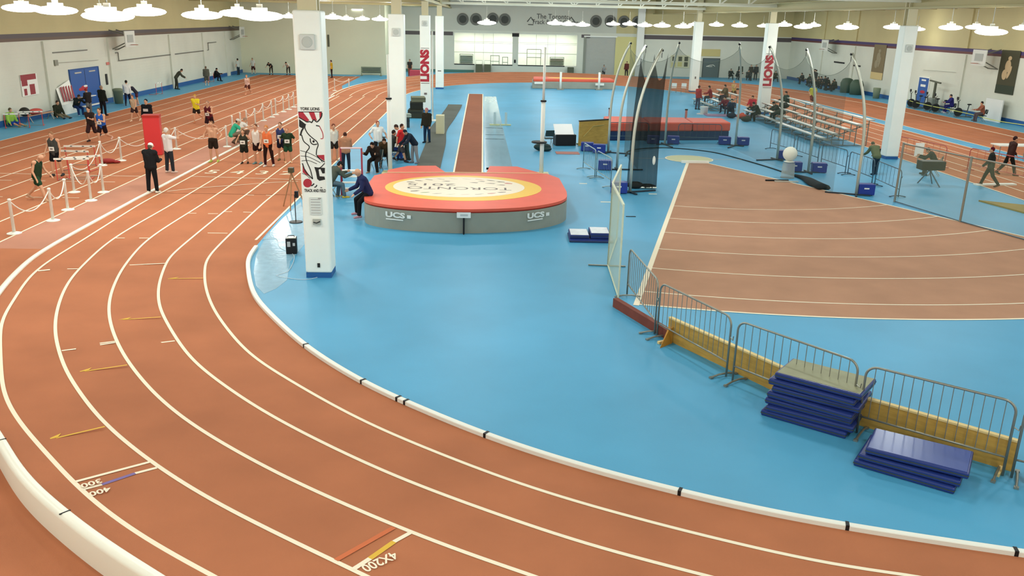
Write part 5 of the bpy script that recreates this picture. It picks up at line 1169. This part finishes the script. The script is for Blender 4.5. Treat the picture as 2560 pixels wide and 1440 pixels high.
tag(MB().ell((0,0,.1), (.32,.17,.1)).ell((.3,.05,.06), (.2,.12,.06)).build('kit_bag', mat('bag_maroon', (150,46,44), .7), smooth=True), 'dark red kit bag on the lanes beside the white posts', 'bag').location = G(270,408)
# red padded tower
t = thing('padded_tower', 'tall red padded box standing on the sprint lanes', 'padded box', G(388,386), R(12)); MB().bx((-.34,-.3,0),(.34,.3,1.7)).build('pad', mat('tower_red', (206,54,54), .5), t, bevel=.04); MB().bx((-.35,-.31,1.62),(.35,.31,1.72)).build('lid', MATREDD, t)
# speaker, tripods near the column
t = thing('floor_speaker', 'black portable speaker on the blue floor left of the near column', 'speaker', G(730,632), R(8)); MB().bx((-.14,-.14,0),(.14,.14,.42)).build('case', BLACK, t, bevel=.02); q = MB(); q.bx((-.1,-.142,.2),(-.02,-.138,.34)); q.bx((.04,-.142,.22),(.1,-.138,.3)); q.build('print', mat('speaker_print', (190,190,190), .6), t); MB().tube([(-.08,0,.42),(-.08,0,.47),(.08,0,.47),(.08,0,.42)], .012, 6).build('handle', BLACK, t); MB().bx((-.12,-.12,.42),(.12,.12,.425)).build('top_plate', ALU, t)
t = thing('camera_tripod', 'brown wooden tripod with a camera left of the near column', 'tripod', G(733,520)); 
for a in (0,120,240): q = MB(); q.tube([(0,0,1.15),(.42*math.cos(R(a+30)),.42*math.sin(R(a+30)),0)], .022, 6); q.build('leg', mat('tripod_wood', (168,120,82), .6), t)
MB().box((0,0,1.24), (.16,.2,.16)).build('camera_body', mat('camera_olive', (76,66,40), .5), t)
t = thing('microphone_stand', 'thin dark stand with a round base left of the near column', 'stand', G(740,556)); MB().lathe([(.2,0),(.19,.03),(.05,.04)]).build('base', DARK, t); MB().tube([(0,0,.03),(0,0,.85)], .014, 6).build('pole', DARK, t); MB().box((.06,0,.86), (.1,.1,.2)).build('head', BLACK, t)
c = smooth_curve([G(655,600),G(690,598),G(700,620),G(735,640),G(720,680),G(690,690),G(760,700),G(810,690)], .15)
tag(MB().tube([p+Vector((0,0,.01)) for p in c], .008, 5).build('white_cable', mat('cable_white', (206,220,228), .4)), 'thin pale cable lying on the blue floor by the near column', 'cable')
pz = smooth_curve([(-5.95,20.8,0),(-5.45,23.5,0),(-4.75,24.3,0),(-4.5,22,0),(-4.65,19.5,0),(-4.2,17.5,0)], .3)
# red steps
t = thing('judge_steps', 'red framed steps with white treads left of the landing mat', 'steps', (-4.55,29.95,0), R(6))
for sx in (-1,1): q = MB(); q.tube([(sx*.36,-.3,0),(sx*.36,.0,1.6)], .03, 8); q.tube([(sx*.36,.5,0),(sx*.36,.0,1.1)], .024, 8); q.build('side_rail', mat('steps_red', (150,44,62), .5), t)
MB().tube([(-.36,0,1.6),(.36,0,1.6)], .032, 8).build('top_rail', mat('steps_pink', (226,196,196), .5), t)
for k in range(4): MB().bx((-.34,-.3+.07*k,.2+.2*k),(.34,-.08+.07*k,.23+.2*k)).build('tread', WHITE, t)
# stacked boxes and cases at the third column
random.seed(11)
for i, (c, d, col, lab) in enumerate([((-4.15,54.3,0),(.9,1.2,.5),(64,66,56),'dark grey equipment case, lowest of the stack before the third column'),((-4.1,54.4,.5),(.8,1.1,.45),(52,54,48),'dark equipment case in the middle of the stack before the third column'),((-4.0,54.5,.95),(.85,1.1,.3),(120,122,100),'olive grey case on top of the stack before the third column'),((-4.6,49.2,0),(.9,.7,.55),(56,66,70),'dark grey case on the floor left of the pink haired person'),((-4.4,49.3,.55),(.7,.5,.2),(160,172,160),'pale box lying on the dark grey case')]):
    t = thing('equipment_case', lab, 'case', c, R(4*i)); MB().bx((-d[0]/2,-d[1]/2,0),(d[0]/2,d[1]/2,d[2])).build('body', cloth(col), t, bevel=.03); MB().bx((-d[0]/2-.005,-d[1]/2-.005,d[2]*.66),(d[0]/2+.005,d[1]/2+.005,d[2]*.72)).build('lid_seam', BLACK, t)
t = thing('white_pole', 'thin white upright pole beside the third column', 'pole', (-3.0,52.6,0)); MB().tube([(0,0,.03),(0,0,5.2)], .05, 8).build('shaft', WHITE, t, smooth=True); MB().bx((-.25,-.35,0),(.25,.2,.06)).build('foot', WHITE, t)
tag(MB().bx((-.22,-.3,0),(.22,.3,1.0)).build('cream_cabinet', mat('cabinet_cream', (206,200,164), .6), bevel=.02), 'narrow cream cabinet right of the pink haired person', 'cabinet').location = (-2.25,46.6,0)
folding_chair('folding_chair', 'dark folding chair behind the left vault standard', (-4.9,41.5,0), R(150), mat('chair_dark', (40,60,62), .6))
# equipment in front of the back wall
FR = mat('rack_green_grey', (112,122,96), .5)
def rack(lab, x, y, w_, h_, z0=0, rows=3, panel=False, name='equipment_rack'):
    t = thing(name, lab, 'rack', (x,y,z0))
    for sx in (-1,1): q = MB(); q.bx((sx*w_/2-.03,-.03,0),(sx*w_/2+.03,.03,h_)); q.build('upright', FR, t)
    for k in range(rows): q = MB(); q.bx((-w_/2,-.03,h_*(k+1)/rows-.06),(w_/2,.03,h_*(k+1)/rows)); q.build('rail', FR, t)
    if panel: MB().bx((-w_/2+.05,0,h_*.3),(w_/2-.05,.02,h_*.92)).build('mesh_panel', net_mat('rack_mesh', (100,110,96), .7), t)
    MB().bx((-w_/2-.1,-.3,0),(-w_/2+.1,.3,.06)).build('foot', FR, t); MB().bx((w_/2-.1,-.3,0),(w_/2+.1,.3,.06)).build('foot', FR, t)
    return t
rack('dark mesh rack behind the left window', -1.9, 102.2, 1.5, 2.0, 0, 3, True); rack('tall frame rack in the middle of the left window', 1.4, 102.4, 1.0, 1.9); rack('second frame rack at the right end of the left window', 2.6, 102.6, .6, 1.75)
rack('slim pale frame at the left of the right window', 5.9, 102.0, 1.6, 2.7, 0, 3); rack('dark mesh rack in the right window', 8.6, 102.3, 1.6, 1.85, 0, 4, True)
for x, lab in ((-.42,'left'),(.55,'right')):
    t = thing('floor_cabinet', 'dark cabinet with a rail on top, the %s one under the left window' % lab, 'cabinet', (x,100.4,0)); MB().bx((-.38,-.3,0),(.38,.3,.98)).build('body', mat('cabinet_dark', (92,94,72), .6), t, bevel=.03)
    q = MB(); q.tube([(-.36,0,.98),(-.36,0,1.4),(.36,0,1.4),(.36,0,.98)], .02, 6); q.build('rail', FR, t)
tag(MB().bx((-.35,-.3,0),(.35,.3,.85)).build('floor_bin', mat('bin_dark', (86,90,72), .6), bevel=.03), 'dark square bin under the right end of the right window', 'bin').location = (10.05,100.4,0)
tag(MB().bx((-.1,-.02,-.18),(.1,.0,.18)).build('wall_phone', BLACK), 'small black box on the white pier between the windows', 'wall box').location = (3.68,100.99,1.35)
tag(MB().bx((-.35,-.02,-.12),(.35,.0,.2)).build('pier_sign', INK), 'dark sign at the top of the pier between the windows', 'sign').location = (3.7,100.99,4.2)
# fans, lettering
for i, (px, py) in enumerate([(1157,48),(1190,48),(1232,47),(1262,49),(1490,53),(1526,53),(1560,54),(1594,55)]):
    p = AY(px, py, YB-.02); t = thing('wall_fan', 'round dark wall fan, %s from the left on the grey upper back wall' % ORD(i), 'fan', p, 0, 'round fans on the upper back wall')
    q = MB(); q.lathe([(.62,-.06),(.66,0),(.62,.06),(.55,.06),(.55,-.02)]); 
    for k, v in enumerate(q.v): q.v[k] = (v[0], -v[2]-.05, v[1])
    q.build('housing', mat('fan_grey', (112,112,104), .6), t); MB().ell((0,-.0,0), (.55,.05,.55), 20, 6).build('grille', mat('fan_dark', (64,66,60), .6), t)
q = MB(); me = text_mesh('The Toronto', 1, 0, .01); T = Matrix.Translation(AY(1383,42,YB-.02)) @ Matrix(((.7,0,0,0),(0,0,-1,0),(0,.75,0,0),(0,0,0,1))); q.mesh(me, T)
me = text_mesh('Track & Field Centre', 1, 0, .01); T = Matrix.Translation(AY(1388,56,YB-.02)) @ Matrix(((.62,0,0,0),(0,0,-1,0),(0,.7,0,0),(0,0,0,1))); q.mesh(me, T)
for px in (1327, 1428): p = AY(px,50,YB-.02); q.tube([(p.x-.4,p.y,p.z-.2),(p.x,p.y,p.z+.3),(p.x+.4,p.y,p.z-.2)], .06, 5); q.tube([(p.x-.3,p.y,p.z-.5),(p.x+.3,p.y,p.z-.5)], .05, 5)
tag(q.build('wall_lettering', mat('lettering_grey', (88,88,84), .7)), 'dark grey lettering on the upper back wall between the fans', 'lettering')
# far left corner rack and goods
t = rack('long low rack with mats in front of the end wall', -11.6, 92.0, 2.0, .9, 0, 2, True)
tag(MB().bx((-.9,-.5,0),(.9,.5,.75)).build('foam_block', mat('foam_red', (190,70,84), .6), bevel=.06), 'red foam block behind the third column, near the green wall base', 'foam block').location = (-6.6,90.8,0)
tag(MB().bx((-.35,-.3,0),(.35,.3,.9)).build('grey_barrel', mat('barrel_grey', (120,124,116), .6), bevel=.08), 'grey barrel between the third and the last left column', 'barrel').location = (-4.55,92.0,0)
tag(MB().bx((0,-.03,-.6),(.2,.03,.6)).build('wall_speaker', mat('wall_speaker_grey', (96,96,76), .6)), 'narrow dark wall box high on the end wall beside the near column', 'wall box').location = (-16.2,93.15,3.4)
# left wall things
sg = thing('wall_sign', 'white and red sign board on the left wall', 'sign', (XL+.02,49.5,1.9)); MB().bx((0,-.9,-.55),(.03,.9,.6)).build('board', WHITE, sg)
q = MB(); q.bx((.03,-.9,.3),(.04,.75,.6)); q.bx((.03,-.85,.0),(.04,-.25,.3)); q.bx((.03,-.05,-.5),(.04,.5,.05)); q.bx((.03,-.7,-.5),(.04,-.4,-.15)); q.build('red_print', mat('sign_red', (150,58,62), .6), sg)
bs = thing('banner_stand', 'slanted red and white banner leaning by the blue double door', 'banner', (XL+.5,52.8,0)); q = MB(); q.add([(0,-.9,.6),(0,.9,.6),(-.35,1.2,1.9),(-.35,-.6,1.5)], [(0,1,2,3)]); q.bx((-.02,-1,0),(.02,1,.6)); q.build('sheet', WHITE, bs)
q = MB(); 
for k in range(5): q.add([(.02,-.6+.33*k,.75),(.02,-.4+.33*k,.75),(-.26,-.1+.33*k,1.6),(-.26,-.3+.33*k,1.55)], [(0,1,2,3)])
q.build('red_stripes', mat('sign_red', (150,58,62), .6), bs)
def bench(name, lab, loc, rz, L, tiers=1, col=None):
    t = thing(name, lab, 'bench', loc, R(rz))
    for k in range(tiers): MB().bx((-L/2,k*.55-.13,.42*(k+1)-.04),(L/2,k*.55+.13,.42*(k+1))).build('seat', col or ALU, t)
    for x in (-L*.4, L*.4):
        q = MB(); q.tube([(x,-.2,0),(x,.0,.4)], .025, 6); q.tube([(x,.2+.55*(tiers-1),0),(x,.0+.55*(tiers-1),.42*tiers-.03)], .025, 6); q.build('leg', STEEL, t)
    return t
bench('bench', 'white two tier bench in front of the blue double door', (-24.0,54.5,0), 90, 3.0, 2, WHITE); bench('bench', 'low wooden bench with bags by the left wall', (-24.6,49.0,0), 86, 2.6, 1, mat('bench_wood', (196,150,116), .6))
tag(MB().ell((0,0,.16), (.28,.6,.16)).build('kit_bag', mat('bag_red', (190,66,70), .7), smooth=True), 'red kit bag on the low wooden bench by the left wall', 'bag').location = (-24.6,48.6,.42)
tag(MB().ell((0,0,.24), (.25,.35,.24)).build('backpack', mat('bag_black', (42,40,34), .7), smooth=True), 'black backpack on the bench beside the red kit bag', 'bag').location = (-24.65,47.55,.42)
tag(MB().lathe([(.26,0),(.32,.8),(.34,.82),(.34,.95),(.2,1.0)]).build('waste_bin', mat('bin_green_grey', (126,136,110), .6), smooth=True), 'grey green waste bin right of the blue double door', 'bin').location = (-24.4,59.3,0)
tag(MB().bx((0,-.12,-.35),(.05,.12,.35)).build('wall_box', DARK), 'narrow dark wall panel above the grey green bin', 'wall box').location = (XL+.01,59.6,1.55)
tag(MB().bx((0,-.25,-.09),(.03,.25,.09)).build('exit_sign', mat('sign_pink', (206,120,110), .6)), 'small red sign above the pipe right of the blue double door', 'sign').location = (XL+.01,60.1,2.55)
tag(MB().bx((0,-.2,-.16),(.1,.2,.16)).build('wall_light', mat('fixture_grey', (140,140,124), .5)), 'small grey fixture on the left wall above the banner', 'wall box').location = (XL+.01,52.8,2.95)
q = MB(); q.tube([(XL+.06,52.9,2.95),(XL+.06,58.6,2.85)], .02, 6); tag(q.build('conduit', mat('conduit_grey', (190,190,176), .5)), 'thin pale conduit on the left wall above the blue double door', 'pipe')
q = MB(); q.tube([(XL+.08,61.0,3.2),(XL+.08,61.8,3.2),(XL+.08,61.8,2.66),(XL+.08,62.4,2.66),(XL+.08,82,2.66),(XL+.08,82,3.3),(XL+.08,84.5,3.3)], .035, 6); tag(q.build('wall_pipe', mat('pipe_grey', (110,108,98), .5)), 'long grey pipe stepping along the left wall', 'pipe')
q = MB(); q.bx((XL+.02,52.6,3.5),(XL+.06,57.2,3.56)); tag(q.build('wall_rail', mat('pipe_grey', (110,108,98), .5)), 'short horizontal grey rail on the left wall over the blue door', 'rail')
def hoop(lab, x, y, side):
    s_ = 1 if side == 'L' else -1
    t = thing('basketball_hoop', lab, 'basketball hoop', (x,y,3.2))
    MB().bx((s_*1.1-.03,-.85,.4),(s_*1.1+.03,.85,1.45)).build('backboard', mat('backboard_white', (216,218,208), .4), t); q = MB(); q.bx((s_*1.14,-.5,.7),(s_*1.15,.5,1.2)); q.build('target_panel', mat('backboard_grey', (170,174,166), .5), t)
    q = MB(); 
    for yy in (-.6,.6): q.tube([(0,yy,.2),(s_*1.05,yy,.7)], .04, 6); q.tube([(0,yy,1.5),(s_*1.05,yy,1.2)], .04, 6)
    q.tube([(0,-.6,.2),(0,.6,.2)], .04, 6); q.build('arm_frame', mat('hoop_frame', (120,120,108), .5), t)
    c = [(s_*1.38+.23*math.cos(2*PI*k/16),.23*math.sin(2*PI*k/16),.55) for k in range(17)]; MB().tube(c, .016, 6).build('rim', mat('rim_orange', (170,90,60), .5), t)
    return t
hoop('white basketball backboard folded on the left wall, nearer one', XL, 61.5, 'L'); hoop('grey basketball backboard far along the left wall', XL, 90.0, 'L')
hoop('white basketball backboard on the right wall at the right edge', XR, 60.0, 'R'); hoop('white basketball backboard on the right wall behind the cage poles', XR, 88.0, 'R')
# right wall things
def banner(lab, y0, y1, z0, z1_, cols):
    t = thing('wall_banner', lab, 'banner', (XR-.03,(y0+y1)/2,z0)); L = y1-y0; h_ = z1_-z0
    MB().bx((-.02,-L/2,0),(.0,L/2,h_)).build('cloth', cols[0], t); q = MB(); q.ell((-.03,-.02*L,h_*.82), (.012,L*.1,h_*.05)); q.ell((-.03,.02*L,h_*.64), (.012,L*.16,h_*.14)); q.ell((-.03,.14*L,h_*.44), (.012,L*.14,h_*.12)); q.ell((-.03,-.1*L,h_*.5), (.012,L*.07,h_*.16), rot=Matrix.Rotation(.4,4,'X')); q.build('printed_figure', cols[1], t); q = MB(); q.bx((-.028,-L/2,h_*(0 if len(cols) < 4 else .0)),(-.02,L/2,h_*.2)); q.build('lower_print', cols[2], t)
banner('tall dark banner with a printed athlete on the right wall at the edge', 57.1, 59.2, 1.85, 4.7, [mat('banner_dark', (70,68,46), .7), mat('banner_skin', (196,170,130), .7), mat('banner_green', (52,62,46), .7)])
banner('banner with brown upper and tan lower half left of the right column', 76.6, 79.0, 1.5, 4.5, [mat('banner_brown', (128,114,84), .7), mat('banner_grey', (150,140,112), .7), mat('banner_tan', (206,184,130), .7)])
for y, lab in ((81.6,'left'),(79.4,'right')): tag(MB().lathe([(.55,0),(.6,.9),(.45,1.25),(.2,1.35)], n=16).build('storage_bin', mat('bin_dark_green', (72,92,76), .6), smooth=True), 'big dark green storage bin by the right wall, %s one' % lab, 'bin').location = (34.4,y,0)
tag(MB().lathe([(.26,0),(.32,.85),(.3,.9)]).build('waste_bin', mat('bin_green_grey', (126,136,110), .6), smooth=True), 'grey green waste bin by the right wall left of the column', 'bin').location = (34.6,75.6,0)
for (y, z, L, lab) in ((86.5,2.55,2.6,'farther'),(82.7,2.45,2.5,'nearer')): tag(MB().bx((XR-.04,y-L/2,z-.07),(XR-.02,y+L/2,z+.07)).build('wall_bar', INK), 'short black bar on the right wall, the %s of two' % lab, 'bar')
tag(MB().bx((24.8,YB-.05,2.35),(27.3,YB-.02,3.15)).build('wall_panel', mat('tan_panel', (198,184,126), .7)), 'tan panel above the grey door', 'panel')
pb = thing('poster_board', 'board with small yellow and dark pictures left of the grey door', 'board', (22.7,YB-.03,1.0)); MB().bx((-1.1,-.02,0),(1.1,0,1.4)).build('board', mat('poster_cream', (212,210,176), .7), pb)
q = MB(); 
for x, z in ((-.9,.75),(-.2,.75),(.5,.75),(.5,.15)): q.bx((x,-.03,z),(x+.42,-.02,z+.5))
q.build('dark_picture', mat('poster_dark', (84,84,66), .7), pb); q = MB()
for x, z in ((-.95,.1),(-.25,.15)): q.bx((x,-.03,z),(x+.5,-.02,z+.5))
q.build('yellow_picture', mat('poster_yellow', (204,196,130), .7), pb)
tag(MB().bx((0,-.2,-.2),(.08,.2,.2)).build('wall_fixture', mat('fixture_grey', (140,140,124), .5)), 'small grey wall fixture right of the blue single door', 'wall box').location = (XR-.09,64.0,2.9)
q = MB(); q.tube([(XR-.05,64.2,2.9),(XR-.05,69.5,2.8)], .02, 6); tag(q.build('conduit', mat('conduit_grey', (190,190,176), .5)), 'thin conduit on the right wall above the blue single door', 'pipe')
# exercise bikes
def bike(lab, loc, rz):
    t = thing('exercise_bike', lab, 'exercise bike', loc, R(rz), 'exercise bikes by the right wall'); BK = mat('bike_grey', (96,102,98), .5)
    q = MB(); q.bar((-.5,0,.05),(.5,0,.05),.08,.06); q.bar((-.5,-.25,.04),(-.5,.25,.04),.06,.06); q.bar((.5,-.25,.04),(.5,.25,.04),.06,.06); q.bar((-.2,0,.05),(-.3,0,.85),.06,.06); q.bar((.35,0,.05),(.45,0,1.1),.06,.06); q.bar((-.24,0,.45),(.4,0,.5),.06,.06); q.build('frame', BK, t)
    q = MB(); q.lathe([(.28,-.04),(.3,0),(.28,.04)]); q.v = [(v[0]+.35,v[2],v[1]+.36) for v in q.v]; q.build('flywheel', DARK, t); MB().ell((-.32,0,.9), (.16,.1,.05)).build('saddle', BLACK, t, smooth=True)
    MB().tube([(.42,-.25,1.22),(.48,-.2,1.1),(.48,.2,1.1),(.42,.25,1.22)], .018, 6).build('handlebar', BLACK, t); MB().box((.52,0,1.3), (.06,.26,.2)).build('console', DARK, t)
for y, x, lab in ((67.6,34.2,'farthest'),(66.4,34.0,'second from the blue door'),(65.0,34.2,'middle'),(63.6,34.1,'fourth from the blue door'),(60.6,34.2,'nearest, by the white screen')): bike('grey exercise bike by the right wall, %s' % lab, (x,y,0), 170)
t = thing('fitness_tower', 'tall grey exercise machine among the bikes by the right wall', 'machine', (34.6,65.8,0)); MB().bx((-.3,-.35,0),(.3,.35,.9)).build('body', mat('machine_grey', (128,136,128), .5), t, bevel=.12); MB().tube([(0,0,.9),(0,0,2.1)], .1, 8).build('mast', mat('machine_dark', (90,94,78), .5), t); q = MB(); q.bar((0,-.7,2.05),(0,.9,2.15),.12,.1); q.build('top_arm', mat('machine_dark', (90,94,78), .5), t)
tag(MB().bx((-.04,-1.0,0),(.04,1.0,1.5)).build('white_screen', mat('screen_white', (226,228,222), .5)), 'white free standing screen under the dark banner at the right', 'screen').location = (34.9,58.2,0)
rb = thing('rope_line', 'yellow green rope strung on low posts before the exercise bikes', 'rope', (33.6,62,0)); pts = [(.3,8,.75),(.1,5.5,.5),(-.05,2,.45),(-.05,-1,.45),(.0,-4,.4),(-.1,-7,.35),(-.1,-12,.5)]
MB().tube(smooth_curve(pts, .4), .025, 6).build('rope', mat('rope_lime', (196,206,110), .6), rb)
for p in (pts[0], pts[2], pts[4], pts[6]): MB().tube([(p[0],p[1],0),p], .02, 6).build('post', DARK, rb)
# bleachers
def bleacher(lab, x, y0, y1, n_=5):
    t = thing('bleacher', lab, 'bleacher', (x,(y0+y1)/2,0), 0, 'aluminium bleachers'); L = (y1-y0)/2; rise = .24
    for k in range(n_):
        MB().bx((k*.62-.14,-L,.40+k*rise),(k*.62+.14,L,.45+k*rise)).build('seat_plank', ALU, t)
        if k: MB().bx((k*.62-.5,-L,.05+k*rise),(k*.62-.2,L,.09+k*rise)).build('foot_plank', mat('foot_plank_alu', (150,154,140), .5, .5), t)
    for j in range(4):
        y = -L*.9+L*1.8*j/3; q = MB(); q.bar((0,y,.03),((n_-1)*.62,y,.03),.04,.04); q.bar((0,y,.2),((n_-1)*.62,y,.2+(n_-1)*rise),.04,.05)
        for k in range(n_): q.bar((k*.62,y,.03),(k*.62,y,.40+k*rise),.04,.04)
        q.build('frame', STEEL, t)
bleacher('aluminium bleacher nearer to the right column', 17.75, 44.2, 51.3); bleacher('aluminium bleacher farther off, toward the middle right column', 17.9, 51.8, 58.6)
bleacher('small white bleacher under the red jacket group, farthest of the three', 16.3, 61.4, 66.8, 4)
for k, (x, y, lab) in enumerate(((17.1,77.6,'left'),(18.0,77.7,'right'))): 
    t = folding_chair('white_chair', 'white chair before the farthest right column, %s one' % lab, (x,y,0), R(170), WHITE)
random.seed(21)
for k, (x, y, z, col, lab) in enumerate([(18.4,53.0,.68,(50,54,46),'dark bag on the lower bleacher seats behind the cage'),(19.3,55.0,.9,(40,44,40),'black bag on the middle bleacher seats'),(16.6,57.2,0,(36,44,60),'navy bag on the floor by the bleacher end'),(17.2,57.0,0,(200,90,70),'orange ball bag on the floor before the red group'),(17.0,55.2,0,(60,64,56),'grey bag on the floor before the bleacher'),(19.9,41.6,0,(26,26,28),'black bag at the foot of the tall right column'),(23.2,79.0,0,(34,36,34),'dark bag left of the bleacher runner on the far floor')]):
    o = tag(MB().ell((0,0,.17), (.34,.24,.17)).ell((.1,.1,.3), (.14,.12,.08)).build('kit_bag', cloth(col), smooth=True), lab, 'bag'); o.location = (x,y,z)
t = thing('plastic_bucket', 'white bucket on the floor before the red jacket group', 'bucket', (15.3,59.4,0)); MB().lathe([(.24,0),(.28,.5),(.3,.52)]).build('pail', WHITE, t, smooth=True); MB().lathe([(.5,0),(.5,.03)]).build('tray', mat('tray_pale', (206,206,210), .5), t)
tag(MB().bx((-1.9,-.6,0),(1.9,.6,.05)).build('floor_mat', mat('mat_purple', (150,120,150), .7)), 'thin purple mat under the people before the bleachers', 'mat').location = (17.1,58.6,0)
# right foreground: table with camera box, signs behind the fence
t = thing('equipment_table', 'black box on a thin stand behind the tall net fence', 'equipment box', (17.9,33.4,0)); MB().bx((-.45,-.25,.62),(.5,.25,.98)).build('box', BLACK, t, bevel=.03); MB().tube([(0,0,.62),(.25,-.5,0)], .025, 6).build('leg', DST, t); MB().tube([(0,0,.62),(-.2,.4,0)], .025, 6).build('leg', DST, t); MB().tube([(0,0,.62),(.35,.3,0)], .025, 6).build('leg', DST, t)
t = thing('sign_stand', 'white sheet on a low stand right of the tall column', 'sign', (20.2,38.9,0)); MB().bx((-.2,-.02,.35),(.2,.02,.95)).build('sheet', WHITE, t); MB().tube([(0,.02,0),(0,.02,.6)], .02, 6).build('pole', STEEL, t)
for a, b_, lab in (((20.6,41.6),(22.0,37.6),'farther'),((22.2,37.2),(23.6,33.2),'nearer')): crowd_barrier('red mesh barrier along the right straight, %s one' % lab, (a[0]-.6,a[1]), (b_[0]-1.2,b_[1]), 1.0, 'red barriers along the right straight', 8, mat('barrier_red', (186,92,84), .5))
for c, an, lab in (((20.8,33.6,0),8,'left'),((22.6,31.6,0),-20,'right')): o = tag(MB().bx((-.9,-.12,0),(.9,.12,.06)).build('take_off_board', WHITE), 'white board on the floor at the right edge, %s one' % lab, 'board'); o.location = c; o.rotation_euler = (0,0,R(an))
t = thing('white_table', 'white tabletop behind the person in dark brown at the right edge', 'table', (25.6,40.5,0)); MB().bx((-.9,-.4,.7),(.9,.4,.75)).build('top', WHITE, t)
for x in (-.8,.8):
    for y in (-.3,.3): MB().tube([(x,y,0),(x,y,.7)], .02, 6).build('leg', STEEL, t)
# small white tape marks on the blue floor
for px, py, w_, lab in ((1514,505,.35,'beside the sector line near the cage'),(1458,459,.3,'left of the left cage barrier'),(1632,485,.3,'at the mouth of the cage')):
    o = tag(MB().bx((-w_/2,-.05,0),(w_/2,.05,.004)).build('tape_mark', LINE), 'small white tape mark on the blue floor %s' % lab, 'tape'); o.location = G(px, py)
o = tag(MB().bx((-.16,-.02,0),(.16,.02,.02)).build('dark_stick', DARK), 'short dark stick on the floor beside the pale net screen', 'stick'); o.location = G(1577,542)
for px, py, lab in ((1262,308,'left'),(1340,308,'right')):
    pass

# ================================================================ WORLD AND VIEW
w = bpy.data.worlds.new('hall_air'); SC.world = w; w.use_nodes = True
w.node_tree.nodes['Background'].inputs[0].default_value = (.8,.82,.8,1); w.node_tree.nodes['Background'].inputs[1].default_value = .3
SC.view_settings.view_transform = 'Standard'; SC.view_settings.look = 'None'; SC.view_settings.gamma = 1; SC.view_settings.use_curve_mapping = False
SC.view_settings.exposure = EXPO
SC.cycles.use_denoising = True
SC.cycles.max_bounces = 6; SC.cycles.diffuse_bounces = 3; SC.cycles.glossy_bounces = 2; SC.cycles.transparent_max_bounces = 24
SC.cycles.use_adaptive_sampling = True; SC.cycles.adaptive_threshold = .06
SC.cycles.sample_clamp_indirect = 8
